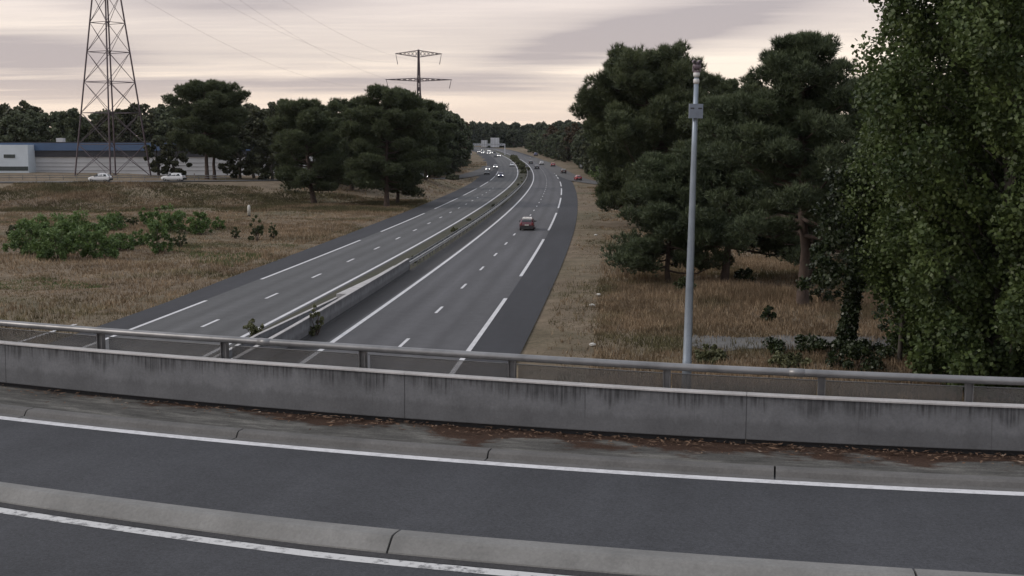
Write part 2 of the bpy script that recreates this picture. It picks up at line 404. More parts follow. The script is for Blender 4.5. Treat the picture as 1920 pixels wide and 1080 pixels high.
def ribbon(mb,o1,o2,d0,d1,h,step=2.5):
    f1=o1 if callable(o1) else (lambda d:o1); f2=o2 if callable(o2) else (lambda d:o2)
    n=max(1,int(math.ceil((d1-d0)/step))); ds=np.linspace(d0,d1,n+1)
    for a,b in zip(ds[:-1],ds[1:]):
        mb.face([pt(f1(a),a,h),pt(f2(a),a,h),pt(f2(b),b,h),pt(f1(b),b,h)],[(f1(a),a),(f2(a),a),(f2(b),b),(f1(b),b)])
def ipl(xs,ys): return lambda d: float(np.interp(d,xs,ys))
LS=ipl([30,60,80,95,160,300,360,430,500,900],[-16.2,-12.2,-12.1,-12.6,-13.2,-13.6,-14.2,-17,-16.5,-15.])
RS=ipl([30,60,150,300,345,400,560,640,900],[12.8,12.85,13.3,13.4,13.5,13.3,13.,12.6,12.4])
b=MB(); ribbon(b,2.3,10.3,10,1050,0.); out_road=tag(b.build('motorway_outbound',M['road_out']),kind='structure')
b=MB(); ribbon(b,-9.95,-2.3,10,1050,0.); in_road=tag(b.build('motorway_inbound',M['road_in']),kind='structure')
b=MB(); ribbon(b,10.3,RS,10,1050,-.004); tag(b.build('right_shoulder',M['shoulder']),kind='structure')
b=MB(); ribbon(b,LS,-9.95,10,1050,-.004); tag(b.build('left_shoulder',M['shoulder']),kind='structure')
b=MB(); ribbon(b,.6,2.3,10,1050,-.006); tag(b.build('median_shoulder',M['inner']),kind='structure')
b=MB(); ribbon(b,-2.3,.6,10,1050,-.01); tag(b.build('median_soil',M['soil']),kind='structure')
# painted lines
W=.16
b=MB(); ribbon(b,2.66-W,2.66+W*.7,20,1000,.004)
d=63.8-13*3-1.5
while d<640: ribbon(b,6.46-.09,6.46+.09,d,d+3.,.004,3); d+=13
d=96.6-52
while d<345: ribbon(b,10.16-.13,10.16+.13,d,d+38,.004); d+=52
d=372
while d<640: ribbon(b,9.9,10.25,d,d+12,.004); d+=24
b.build('lane_marking',M['paint'],out_road)
b=MB(); ribbon(b,-2.66-W*.8,-2.66+W*.8,20,1000,.004)
d=71-26-1.5
while d<300: ribbon(b,-6.09-.1,-6.09+.1,d,d+3.,.004,3); d+=13
d=95.4-52-1
while d<420: ribbon(b,-9.77-.12,-9.77+.12,d,d+39,.004); d+=52
ribbon(b,ipl([40,70,76],[-14.6,-13.9,-13.6]),ipl([40,70,76],[-14.35,-13.65,-13.4]),44,70.5,.012)
b.build('lane_marking',M['paint'],in_road)

def polyribbon(name,P,w,h,mat,u0=None):
    b=MB(); P=np.asarray(P); T=np.gradient(P[:,:2],axis=0); T/=np.linalg.norm(T,axis=1)[:,None]; Nn=np.stack([-T[:,1],T[:,0]],1)
    L=0
    for i in range(len(P)-1):
        l=float(np.linalg.norm(P[i+1,:2]-P[i,:2])); q=[]
        for j,s in ((i,1),(i,-1),(i+1,-1),(i+1,1)): q.append((P[j,0]+Nn[j,0]*w/2*s,P[j,1]+Nn[j,1]*w/2*s,P[j,2]+h))
        b.face(q,[(w/2,L),(-w/2,L),(-w/2,L+l),(w/2,L+l)]); L+=l
    return tag(b.build(name,mat),kind='structure')
P=RAMPS.copy(); P[:,2]=np.maximum(P[:,2],zr(P[:,1])); polyribbon('slip_road',P,6.6,.03,M['ramp'])
P=np.column_stack([ONRS,zr(ONRS[:,1])]); polyribbon('entry_slip_road',P,6.2,.02,M['ramp'])
# gravel pull-in on the right verge: irregular sheet
b=MB(); xs=np.linspace(9.2,27,26)
near=[60.8+math.sin(x*1.7)*.35+math.sin(x*.6)*.5 for x in xs]; far=[65.2+math.sin(x*1.3+1)*.4+(x-8)*.04+math.sin(x*4)*.2 for x in xs]
for i in range(len(xs)-1):
    ca=.3 if i==0 else 1
    for k in range(5):
        q=[]
        for (ii,kk) in ((i,k),(i+1,k),(i+1,k+1),(i,k+1)):
            mid=(near[ii]+far[ii])/2; y=near[ii]+(far[ii]-near[ii])*kk/5
            if ii==0: y=mid+(y-mid)*.2
            q.append((xs[ii],y,hz(xs[ii],y)+.05))
        b.face(q)
tag(b.build('gravel_path',M['gravel']),kind='structure')

# ------------------------------------------------------------------ the bridge in the foreground
ZD=5.8
def quadfit(pts):
    c=np.polyfit([p[0] for p in pts],[p[1] for p in pts],2)
    def f(x):
        e=min(max(x,-12),10); v=np.polyval(c,e); s=2*c[0]*e+c[1]
        return float(v+s*(x-e))
    return f
fw=quadfit([(-9.77,23.03),(-6.09,21.48),(-2.88,20.33),(0,19.32),(2.65,18.61),(5.16,18.11),(7.57,17.73)])   # foot of the parapet
fn=lambda x: (lambda s:(-s/math.sqrt(1+s*s),1/math.sqrt(1+s*s)))((fw(x+.05)-fw(x-.05))/.1)
def off(x,q):
    if q<-5.4: q+=(.13+.14*min(1,(-5.4-q)/.6))*min(1.3,max(0,(-.3-x)/4.2))
    n=fn(x); return (x+n[0]*q, fw(x)+n[1]*q)
XS=[-60,-50,-40,-32,-26,-22,-18,-15]+list(np.arange(-13,11.01,.5))+[13,16,20,25,30,38,46,56]
ARC=[0]
for a_,b_ in zip(XS[:-1],XS[1:]): ARC.append(ARC[-1]+math.hypot(b_-a_,fw(b_)-fw(a_)))
def strip(mb,q1,z1,q2,z2,uvv=None,xs=None):
    xs=xs or XS
    arc=[float(np.interp(x,XS,ARC)) for x in xs]
    for i in range(len(xs)-1):
        a,b_=xs[i],xs[i+1]; p=[off(a,q1),off(b_,q1),off(b_,q2),off(a,q2)]
        v1,v2=uvv if uvv else (q1,q2)
        mb.face([(p[0][0],p[0][1],z1),(p[1][0],p[1][1],z1),(p[2][0],p[2][1],z2),(p[3][0],p[3][1],z2)],[(arc[i],v1),(arc[i+1],v1),(arc[i+1],v2),(arc[i],v2)])
# lateral distances measured from the parapet foot towards the camera (negative = nearer)
q_kt,q_kb,q_wl=-1.55,-1.80,-2.02
q_is=-5.38; 
# road surface with the lane centred for the wheel track material
b=MB(); strip(b,-5.5,ZD,q_kb,ZD,(-1.85,1.85)); strip(b,-13.5,ZD,-5.5,ZD,(-10.,-1.85)); 
bridge_road=tag(b.build('bridge_road',M['bridge_asphalt']),kind='structure')
b=MB(); strip(b,-2.1,ZD+.004,-1.91,ZD+.004)
b.build('lane_marking',M['paint'],bridge_road)
b=MB(); strip(b,-6.45,ZD+.004,-6.27,ZD+.004); b.build('lane_marking',M['paint_worn'],bridge_road)
b=MB(); strip(b,q_kt,ZD+.1,-.36,ZD+.115,(1.1,0.)); tag(b.build('pavement',M['needles']),kind='structure')
# kerb along the pavement: blocks
kerb=tag(empty('kerb',(0,0,0)),'weathered concrete kerb edging the pavement along the foot of the parapet','kerb')
def kerbblocks(root,bounds,profile,mat,top=None):
    for a,c in zip(bounds[:-1],bounds[1:]):
        n=6; xs=[a+.012+(c-a-.024)*i/n for i in range(n+1)]
        mb=MB(); mb.loft(lambda i:[(*off(xs[i],q),z) for q,z in profile],n+1); mb.build('kerb_block',mat,root)
bn=[-24,-19.8,-15.7,-11.6,-7.6,-3.75,.12,4.02,8.0,12.1,16.3,20.4]
kerbblocks(kerb,bn,[(q_kt+.02,ZD-.1),(q_kt+.02,ZD+.105),(q_kt-.13,ZD+.1),(q_kt-.17,ZD+.075),(q_kb+.04,ZD+.008),(q_kb-.1,ZD+.006),(q_kb-.1,ZD-.1)],M['conc_dirty'])
isl=tag(empty('island_kerb',(0,0,0)),'long pale concrete kerb with dark joints dividing the two lanes of the bridge road','kerb')
bn=[-21,-16.6,-12.0,-8.35,-5.13,.25,5.3,9.6,14,19]
kerbblocks(isl,bn,[(-5.56,ZD-.1),(-5.60,ZD+.06),(-5.66,ZD+.145),(-5.80,ZD+.158),(-5.91,ZD+.155),(-5.95,ZD+.135),(-6.09,ZD+.02),(-6.13,ZD-.1)],M['conc_kerb'])
b=MB(); strip(b,-6.24,ZD+.003,-6.06,ZD+.003); tag(b.build('gutter_dirt',M['inner']),kind='structure')
# structure of the bridge
bridge=tag(empty('bridge',(0,18,0)),'concrete road bridge crossing over the motorway in the foreground','bridge')
def child_mb(mb,name,mat,parent,smooth=False):
    o=mb.build(name,mat,parent,smooth); o.matrix_parent_inverse=parent.matrix_basis.inverted(); return o
bpy.context.view_layer.update()
b=MB(); b.loft(lambda i:[(*off(XS[i],q),z) for q,z in ((-13.6,ZD-.012),(.05,ZD-.012),(.05,ZD-1.0),(-.9,ZD-1.25),(-12.5,ZD-1.25),(-13.6,ZD-1.))],len(XS)); child_mb(b,'deck',M['conc_wall'],bridge)
for q in (-2.,-6.5,-11):
    b=MB(); b.tube([(off(-14.8,q)[0],off(-14.8,q)[1],-.5),(off(-14.8,q)[0],off(-14.8,q)[1],ZD-1.2)],.45,16); child_mb(b,'pier',M['conc_wall'],bridge)
# parapet wall
wall=tag(empty('parapet_wall',(0,19.3,ZD)),'stained grey concrete parapet wall running across the whole foreground','wall')
bpy.context.view_layer.update()
WH=.935; Q0=-.44
dz=lambda x: float(np.interp(x,[-9,-2.7,0,2.7,5,7.4,12],[.02,.022,-.003,-.038,-.055,-.075,-.08]))   # the parapet top falls gently to the right
joints=[-60,-40,-20,-9.2,-1.6,3.6,9.1,20,38,56]
for a,c in zip(joints[:-1],joints[1:]):
    xs=[a+.004]+[x for x in XS if a+.2<x<c-.2]+[c-.004]; arc=[float(np.interp(x,XS,ARC)) for x in xs]
    mb=MB()
    prof=[(.07,ZD-.0,0.),(.07,ZD+.19,.08),(-.0,ZD+.20,.1),(.02,ZD+WH-.03,WH-.03),(.18,ZD+WH-.03,WH-.03),(.18,ZD-.3,-.3)]
    for k in range(len(prof)-1):
        for i in range(len(xs)-1):
            q=[]
            for ii,kk in ((i,k),(i+1,k),(i+1,k+1),(i,k+1)):
                p=off(xs[ii],prof[kk][0]+Q0); q.append((p[0],p[1],prof[kk][1]+(dz(xs[ii]) if prof[kk][2]>.5 else 0)))
            mb.face(q,[(arc[i],prof[k][2]),(arc[i+1],prof[k][2]),(arc[i+1],prof[k+1][2]),(arc[i],prof[k+1][2])])
    child_mb(mb,'wall_panel',M['conc_wall'],wall)
    mb=MB(); mb.loft(lambda i:[(*off(xs[i],q+Q0),z+dz(xs[i])) for q,z in ((-.006,ZD+WH-.03),(-.006,ZD+WH-.01),(.004,ZD+WH),(.15,ZD+WH+.002),(.17,ZD+WH-.03))],len(xs)); child_mb(mb,'coping',M['conc_cope'],wall)
for x in joints[1:-1]:
    mb=MB(); p=off(x,Q0+.1); mb.box((p[0],p[1],ZD+.555+dz(x)/2),(.05,.14,.68),math.atan((fw(x+.05)-fw(x-.05))/.1)); child_mb(mb,'joint_seal',M['galv_dark'],wall)
# railing on the parapet
rail=tag(empty('railing',(0,19.4,ZD+WH)),'grey tubular steel railing with posts and fine mesh on top of the parapet','railing')
bpy.context.view_layer.update()
RH=ZD+1.31; RQ=.22+Q0
xs=[x for x in XS if -40<x<36]
mb=MB(); mb.tube([(*off(x,RQ),RH-.055+dz(x)) for x in xs],.058,14,ell=1.2); child_mb(mb,'top_rail',M['rail_steel'],rail,True)
posts=[-27.,-24.2,-21.3,-18.4,-15.5,-12.7,-9.9]+[-7.33,-4.88,-2.4,.05,2.42,4.66,6.72]+[8.65,10.6,12.7,14.9,17.2,19.6]
for x in posts:
    mb=MB(); p=off(x,RQ+.05); s=math.atan((fw(x+.05)-fw(x-.05))/.1)
    zc=ZD+WH+.14+dz(x); mb.box((p[0],p[1],zc),(.1,.012,.44),s); 
    for e in (-.05,.05): mb.box((p[0]+math.cos(s)*e,p[1]+math.sin(s)*e,zc),(.012,.1,.44),s)
    child_mb(mb,'post',M['galv_dark'],rail)
for x in (-10.9,-4.1,4.3,9.5):
    p0,p1=off(x-.11,RQ),off(x+.11,RQ); mb=MB(); mb.tube([(*p0,RH-.055+dz(x-.1)),(*p1,RH-.055+dz(x+.1))],.063,14,ell=1.2); child_mb(mb,'sleeve',M['rail_steel'],rail,True)
for a,c in zip(posts[:-1],posts[1:]):
    mb=MB(); n=4
    mb.loft(lambda i:[(*off(a+.06+(c-a-.12)*i/n,q),z+dz(a+(c-a)*i/n)) for q,z in ((.40+Q0,ZD+WH-.12),(.40+Q0,ZD+WH+.175),(.405+Q0,ZD+WH+.175),(.405+Q0,ZD+WH-.12))],n+1)
    child_mb(mb,'mesh_panel',M['mesh'],rail)
    mb=MB(); mb.tube([(*off(a+.03+(c-a-.06)*i/n,.402+Q0),ZD+WH+.182+dz(a+(c-a)*i/n)) for i in range(n+1)],.008,6); child_mb(mb,'mesh_edge',M['galv_dark'],rail)
# dead leaves, pine twigs and pale bits on the pavement (uncountable)
V=[]
for i in range(1500):
    x=float(rng.uniform(-10,9)); t=float(rng.random()); q=-.42-abs(float(rng.normal(0,.3)))
    if q<-1.5: continue
    if rng.random()>(.25+.75*(x+10)/18): continue
    p=off(x,q); s=float(rng.uniform(.012,.035)); a=float(rng.uniform(0,6.28)); z=ZD+.135+float(rng.uniform(0,.02)); tl=rng.uniform(-.02,.02,4); L=float(rng.uniform(1,3))
    for k,(ux,uy) in enumerate(((-L,0),(0,-.6),(L,0),(0,.6))):
        V.append((p[0]+s*(ux*math.cos(a)-uy*math.sin(a)),p[1]+s*(ux*math.sin(a)+uy*math.cos(a)),z+abs(float(tl[k]))))
tag(link('leaf_litter',npmesh('leaf_litter',V,4,leafmat('litter_leaves',(.045,.025,.016),(.16,.1,.065),0.,.9,3.,(.34,.29,.24)))),'pine needles and dead leaves scattered along the foot of the parapet','leaf litter',kind='stuff')

# ------------------------------------------------------------------ central reservation
def seglist(o,d0,d1,step): 
    f=o if callable(o) else (lambda d:o); n=max(1,int((d1-d0)/step)); return [(f(d0+(d1-d0)*i/n),d0+(d1-d0)*i/n) for i in range(n+1)]
WO=ipl([20,62,90,104],[.9,.9,.75,.62])
def barrier(o,d0,d1,name,label,h=.98,w=.2,seg=6.):
    root=tag(empty(name,pt(o((d0+d1)/2) if callable(o) else o,(d0+d1)/2)),label,'barrier'); bpy.context.view_layer.update()
    d=d0
    while d<d1-1:
        e=min(d+seg,d1); pts=seglist(o,d+.02,e-.02,1.5); mb=MB()
        prof=[(.0,h),(.0,.08),(.14,0.),(.14,-.1),(-w-.1,-.1),(-w-.1,0),(-w,.08),(-w,h)]
        for k in range(len(prof)):
            k2=(k+1)%len(prof)
            for i in range(len(pts)-1):
                q=[]
                for (ii,kk) in ((i,k),(i,k2),(i+1,k2),(i+1,k)):
                    q.append(pt(pts[ii][0]+prof[kk][0],pts[ii][1],prof[kk][1]))
                mb.face(q,[(pts[i][1],prof[k][1]),(pts[i][1],prof[k2][1]),(pts[i+1][1],prof[k2][1]),(pts[i+1][1],prof[k][1])])
        child_mb(mb,'wall_segment',M['conc_barrier'],root)
        mb=MB(); mb.loft(lambda i:[pt(pts[i][0]+q,pts[i][1],z) for q,z in ((.012,h),(.012,h+.03),(-w-.012,h+.03),(-w-.012,h))],len(pts)); child_mb(mb,'cap',M['conc_pale'],root)
        d=e
    return root
barrier(WO,26,101,'median_wall','stained concrete median wall with a pale top beside the outbound lanes')
LO_=ipl([26,62,88],[-.6,-.6,.42])
barrier(LO_,26,89,'median_wall','low concrete median wall with a pale top beside the inbound lanes',.72,.16)
mb=MB(); n=14
mb.loft(lambda i:[pt(q,77+18*i/n,z) for q,z in ((LO_(77+18*i/n)-.05,.985),(WO(77+18*i/n)-.22,1.0),(WO(77+18*i/n)-.22,.8),(LO_(77+18*i/n)-.05,.6))],n+1)
tag(mb.build('barrier_cover',M['conc_pale']),'pale wedge shaped concrete cover where the two median walls meet','cover')
# fine dirt and lumps at the foot of the wall
def wbeam(o,d0,d1,label,step=4.,side=1):
    root=tag(empty('guardrail',pt(o,d0)),label,'guardrail'); bpy.context.view_layer.update()
    pts=seglist(o,d0,d1,4.); prof=[(.0,.42),(.07,.47),(.07,.53),(.02,.57),(.07,.62),(.07,.69),(.0,.74),(-.02,.74),(-.02,.42)]
    mb=MB(); mb.loft(lambda i:[pt(pts[i][0]+side*q,pts[i][1],z) for q,z in prof],len(pts)); child_mb(mb,'beam',M['galv'],root)
    d=d0+1; k=0
    while d<d1 and k<98:
        mb=MB(); p=pt(o-side*.12,d); mb.box((p[0],p[1],p[2]+.33),(.1,.06,.76)); mb.box((p[0]+side*.06,p[1],p[2]+.58),(.08,.08,.1)); child_mb(mb,'post',M['galv_dark'],root); d+=step; k+=1
wbeam(.62,101,490,'galvanised steel guardrail along the overgrown median beyond the concrete wall')
wbeam(.2,100,300,'second steel guardrail set just behind the first one on the grassy median',side=-1)

# ------------------------------------------------------------------ plants
def unit(v): return v/np.maximum(np.linalg.norm(v,axis=-1,keepdims=True),1e-9)
def leafquads(P,size,bias=None,asp=.7,g=rng):
    n=len(P); a=unit(g.normal(size=(n,3)))
    if bias is not None: a=unit(a+np.asarray(bias))
    c=unit(np.cross(a,g.normal(size=(n,3)))); s=(np.asarray(size)*g.uniform(.65,1.25,n))[:,None]
    return np.stack([P-a*s,P+c*s*asp,P+a*s,P-c*s*asp],1)
def tufts(P,D,k,L,w,spread,g=rng):
    n=len(P); d=unit(D[:,None,:]+spread*g.normal(size=(n,k,3))); s=unit(np.cross(d,g.normal(size=(n,k,3))))*w/2
    l=(L*g.uniform(.7,1.2,(n,k,1))); p=P[:,None,:]+0*d
    return np.stack([p-s,p+s,p+d*l],2).reshape(-1,3)
def clumps(centres,radii,k,flat=.7,up=.25,shell=.55,g=rng):
    """k points inside each of the ellipsoidal clumps, biased towards the skin; returns points and outward dirs"""
    n=len(centres); v=unit(g.normal(size=(n,k,3))+np.array([0,0,up])); r=(shell+(1-shell)*g.random((n,k,1)))
    p=v*r*np.asarray(radii)[:,None,None]*np.array([1,1,flat])
    return (np.asarray(centres)[:,None,:]+p).reshape(-1,3), v.reshape(-1,3)
def limb(mb,a,b,r0,r1,sag=.1,n=5,g=rng):
    a=np.array(a,float); b=np.array(b,float); q=[]
    for i in range(n+1):
        t=i/n; p=a+(b-a)*t; p=p+np.array([0,0,1.])*math.sin(math.pi*t)*-sag*np.linalg.norm(b-a)+g.normal(size=3)*.03*np.linalg.norm(b-a)*(0<i<n); q.append(p)
    mb.tube(q,[r0+(r1-r0)*i/n for i in range(n+1)],6,cap=False)
    return q
def make_pine(h,r,base_frac,shape,nl,mat,lean=(0,0),trunk_r=.28,tk=70,L=.42,w=.055,seed=1,clr=(.7,1.15),kn=9,flat=.62):
    """shape(t)->relative crown radius at relative height t in the crown. returns trunk mesh, crown mesh"""
    g=np.random.default_rng(seed); mb=MB(); tp=[]
    n=9
    for i in range(n+1):
        t=i/n; tp.append(np.array([lean[0]*t+g.normal()*.1*(0<i),lean[1]*t+g.normal()*.1*(0<i),h*.97*t]))
    mb.tube(tp,[trunk_r*(1-.82*(i/n)**1.1)*(1.25 if i==0 else 1) for i in range(n+1)],10,cap=False)
    C=[];Rr=[]
    for j in range(nl):
        t=(j+g.random())/nl; z=h*(base_frac+(1-base_frac)*t); k=z/h*n/.97; i0=min(int(k),n-1); tr=tp[i0]+(tp[i0+1]-tp[i0])*min(k-i0,1)
        a=j*2.399+g.normal()*.5; ln=max(.35,r*shape(t)*g.uniform(.72,1.12)); rise=g.uniform(-.05,.35)*(1 if t>.25 else -.5)
        e=tr+np.array([math.cos(a)*ln,math.sin(a)*ln,ln*rise])
        q=limb(mb,tr-np.array([0,0,ln*.15]),e,max(.03,trunk_r*.42*(1-t*.6)),.025,.08,4,g)
        m=max(1,int(ln/1.1)+1)
        for u in np.linspace(.42 if ln>1.5 else .8,1.,m):
            c=q[0]+(np.array(e)-q[0])*u+g.normal(size=3)*np.array([.35,.35,.18])*min(1,ln/2); C.append(c); Rr.append(g.uniform(*clr)*(.75+.35*u)*min(1,.45+ln*.25))
    top=tp[-1]; 
    for k in range(3): C.append(top+g.normal(size=3)*.25-np.array([0,0,.3*k])); Rr.append(clr[0]*.8)
    C=np.array(C);Rr=np.array(Rr); P,V=clumps(C,Rr,tk,flat,.35,.35,g)
    D=unit(V*.65+np.array([0,0,.95])); T=tufts(P,D,kn,L,w,.55,g)
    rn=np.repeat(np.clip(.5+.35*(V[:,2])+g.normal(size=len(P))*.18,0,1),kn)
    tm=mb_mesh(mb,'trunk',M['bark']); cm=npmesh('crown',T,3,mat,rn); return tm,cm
def mb_mesh(mb,name,mat):
    me=bpy.data.meshes.new(name); me.from_pydata(mb.v,[],mb.f); me.polygons.foreach_set('use_smooth',[True]*len(mb.f)); me.materials.append(mat); me.update(); return me
def make_broad(h,r,base_frac,mat,seed,nc=60,k=110,leaf=.3,trunk_r=.3,flat=.75,shape=None,cr=(.16,.3),bark='bark_grey'):
    g=np.random.default_rng(seed); mb=MB()
    tp=[np.array([g.normal()*.15*i,g.normal()*.15*i,h*.7*i/5]) for i in range(6)]
    mb.tube(tp,[trunk_r*(1.2-.17*i) for i in range(6)],8,cap=False)
    C=[];Rr=[]
    for j in range(nc):
        t=(j+.5)/nc; z=h*(base_frac+(1-base_frac)*t); a=j*2.399+g.normal()*.4
        s=shape(t) if shape else math.sqrt(max(.05,1-(2*t-.85)**2/1.35))
        rr=r*s*math.sqrt(g.uniform(.15,1.)); c=np.array([math.cos(a)*rr,math.sin(a)*rr,z+g.normal()*.04*h]); C.append(c); Rr.append(r*g.uniform(*cr))
        if j%4==0: limb(mb,tp[min(5,1+int(t*4))],c,trunk_r*.35,.03,.05,4,g)
    P,V=clumps(np.array(C),np.array(Rr),k,flat,.2,.4,g)
    q=leafquads(P,leaf,V*.3,.75,g)
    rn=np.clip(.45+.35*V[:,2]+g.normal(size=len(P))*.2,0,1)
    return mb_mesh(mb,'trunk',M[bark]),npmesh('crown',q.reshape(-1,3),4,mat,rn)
def plant(name,meshes,loc,label,cat='tree',group=None,s=1.,rz=0.,names=('trunk','crown'),sz=None):
    root=empty(name,loc,rz); root.scale=(s,s,sz or s); tag(root,label,cat,group)
    for nm,me in zip(names,meshes): link(nm,me,root)
    return root
full=lambda t: math.sqrt(max(0.03,1-(max(0,t-.38)/.64)**2))*(.72+.28*min(1,t/.35))
dome=lambda t: math.sqrt(max(0.02,1-(max(0,t-.3)/.72)**2))*(.65+.35*min(1,t/.3))
cone=lambda t: (1-t)**.75*.95+.08
umb=lambda t: .55+.45*math.sin(min(1,t*1.25)*math.pi*.5) if t<.75 else max(.12,1-((t-.75)/.27)**2)
wide=lambda t: max(.12,(1-t*.75))
# --- right side pines
plant('pine_tree',make_pine(21.3,9.4,.16,full,120,M['pine'],(-1.6,0),.5,60,.75,.1,11,(.8,1.35),11,1.05),(18.6,157,hz(18.6,157)),'tall round topped pine with spiky edge beside the exit road, left of the camera mast')
plant('pine_tree',make_pine(17.0,5.6,.3,lambda t:(1-t)**.8*1.0+.1,70,M['pine_blue'],(-.2,.6),.36,85,.42,.06,12,(.7,1.2),10),(18.5,77.5,hz(18.5,77.5)),'dark pointed pine with straight bare trunk, its tip highest right of the mast')
plant('pine_tree',make_pine(13.2,6.6,.27,lambda t:max(.12,1-t*.85),56,M['pine_blue'],(.6,0),.3,85,.42,.06,13,(.8,1.3),10),(15.9,91.5,hz(15.9,91.5)),'dark pine with low drooping boughs and a slim trunk just right of the mast')
plant('pine_tree',make_pine(9.2,4.6,.17,lambda t:max(.12,1-t*.7),44,M['pine_blue'],(0,0),.2,75,.42,.06,14,(.7,1.2),9),(11.8,92,hz(11.8,92)),'low bushy pine whose boughs reach the dry grass left of the mast')
plant('pine_tree',make_pine(11,4.8,.2,lambda t:max(.15,1-t*.8),40,M['pine_blue'],(0,0),.25,75,.42,.06,15,(.7,1.2),9),(22.6,92,hz(22.6,92)),'dark mid height pine standing behind the pines with bare trunks')
plant('pine_tree',make_pine(18.5,6.5,.1,dome,44,M['pine'],(0,0),.4,80,.6,.09,16,(.9,1.6),9),(29.5,168,hz(29.5,168)),'round pine behind the camera mast, right neighbour of the tall round topped pine')
plant('pine_tree',make_pine(16.5,6,.1,dome,40,M['pine'],(0,0),.4,80,.6,.09,17,(.9,1.6),9),(33,150,hz(33,150)),'pine showing in the dip between the mast and the pointed pine')
plant('pine_tree',make_pine(16.,5.5,.1,dome,40,M['pine_blue'],(0,0),.4,80,.5,.08,18,(.9,1.5),9),(30.5,112,hz(30.5,112)),'dark pine filling the gap between the pointed pine and the leafy poplar')
plant('pine_tree',make_pine(14.5,5.5,.08,dome,40,M['pine'],(0,0),.4,80,.5,.08,19,(.9,1.5),9),(22.,128,hz(22.,128)),'pine standing in shade behind the drooping pine and the mast')
# --- poplar with separate leaves
def poplar(h,r,seed,n,leaf,xc=0.,base=.02,mat='poplar'):
    g=np.random.default_rng(seed); mb=MB()
    tp=[np.array([g.normal()*.08*i,g.normal()*.08*i,h*.98*i/8]) for i in range(9)]; mb.tube(tp,[.34*min(1,h/26)**1.6*(1.1-.12*i) for i in range(9)],10,cap=False)
    C=[];Rr=[];A=[]
    prof=lambda t: (.62+.55*math.sin(min(1.,t*1.5)*math.pi*.62)) if t<.6 else max(.15,1.1-((t-.6)/.42)**2*.95)
    nb=150
    for j in range(nb):
        t=(j+g.random())/nb; z=h*(base+(1-base)*t); a=j*2.399+g.normal()*.3; rr=r*prof(t)*g.uniform(.78,1.08)
        e=np.array([math.cos(a)*rr,math.sin(a)*rr,z]); s=np.array([0,0,max(.3,z-rr*.9)])
        limb(mb,s,e,.055,.012,-.02,4,g)
        for u in (.3,.55,.8,1.):
            C.append(s+(e-s)*u+g.normal(size=3)*.2); Rr.append(g.uniform(.55,1.05)); 
    k=n//len(C); P,V=clumps(np.array(C),np.array(Rr),k,1.15,-.1,.3,g); TN=np.repeat(g.normal(.45,.2,len(C)),k)
    TN=TN[P[:,2]>.1]; P=P[P[:,2]>.1]
    q=leafquads(P,leaf,None,.8,g); 
    # leaves hang: flatten the long axis downwards a little
    rn=np.clip(TN+g.normal(0,.2,len(P)),0,1)
    return mb_mesh(mb,'trunk',M['bark_grey']),npmesh('crown',q.reshape(-1,3),4,M[mat],rn)
plant('poplar_tree',poplar(28,4.9,21,200000,.105),(20.5,50.5,hz(20.6,50.5)),'tall leafy poplar with fresh green leaves down to the ground at the right edge')
plant('poplar_tree',poplar(25,4.2,22,90000,.11),(21.2,57.5,hz(21.2,57.5)),'second poplar half hidden behind the leafy one at the right edge')
plant('young_poplar',poplar(13.2,2.0,23,46000,.085,base=.3),(18.4,57.5,hz(18.4,57.5)),'shorter slim poplar with loose top twigs between the pointed pine and the tall poplar')
# --- ivy clad tree
def ivy_tree():
    g=np.random.default_rng(31); mb=MB(); tp=[np.array([-.25+.5*t+.25*math.sin(t*3),.0,8.5*t]) for t in np.linspace(0,1,9)]
    mb.tube(tp,[.3-.022*i for i in range(9)],9,cap=False)
    tm=mb_mesh(mb,'trunk',M['bark_grey'])
    t=g.random(7500)**1.1; a=g.uniform(0,6.28,7500); k=np.clip((t*8).astype(int),0,7); TP=np.array(tp); f=(t*8-k)[:,None]
    c=TP[k]*(1-f)+TP[k+1]*f; rr=(.34-.2*t)+np.abs(g.normal(0,.09,7500)); P=c+np.stack([np.cos(a)*rr,np.sin(a)*rr,g.normal(0,.05,7500)],1)
    iv=npmesh('ivy',leafquads(P,.085,None,.85,g).reshape(-1,3),4,M['ivy'])
    C=g.normal(size=(34,3))*np.array([1.3,.8,.28])+np.array([0,-.2,.35]); C[:,2]=np.abs(C[:,2]); P,V=clumps(C,g.uniform(.3,.6,34),150,.7,.4,.3,g); P=P[P[:,2]>0]
    bs=npmesh('ivy_base',leafquads(P,.085,None,.85,g).reshape(-1,3),4,M['ivy'])
    C=[];Rr=[]
    for j in range(46):
        aa=j*2.4; t=j/46; z=3.2+6*t; rr=2.6*math.sqrt(g.random())*(1-.5*t); C.append((math.cos(aa)*rr,math.sin(aa)*rr,z)); Rr.append(g.uniform(.45,.9))
    P,V=clumps(np.array(C),np.array(Rr),190,.8,.1,.3,g); cr=npmesh('crown',leafquads(P,.1,None,.8,g).reshape(-1,3),4,M['ivy'])
    return tm,iv,bs,cr
plant('ivy_tree',ivy_tree(),(16.5,59.4,hz(16.5,59.4)),'ivy covered trunk with a leafy mound at its foot beside the gravel patch',names=('trunk','ivy','ivy_base','crown'))
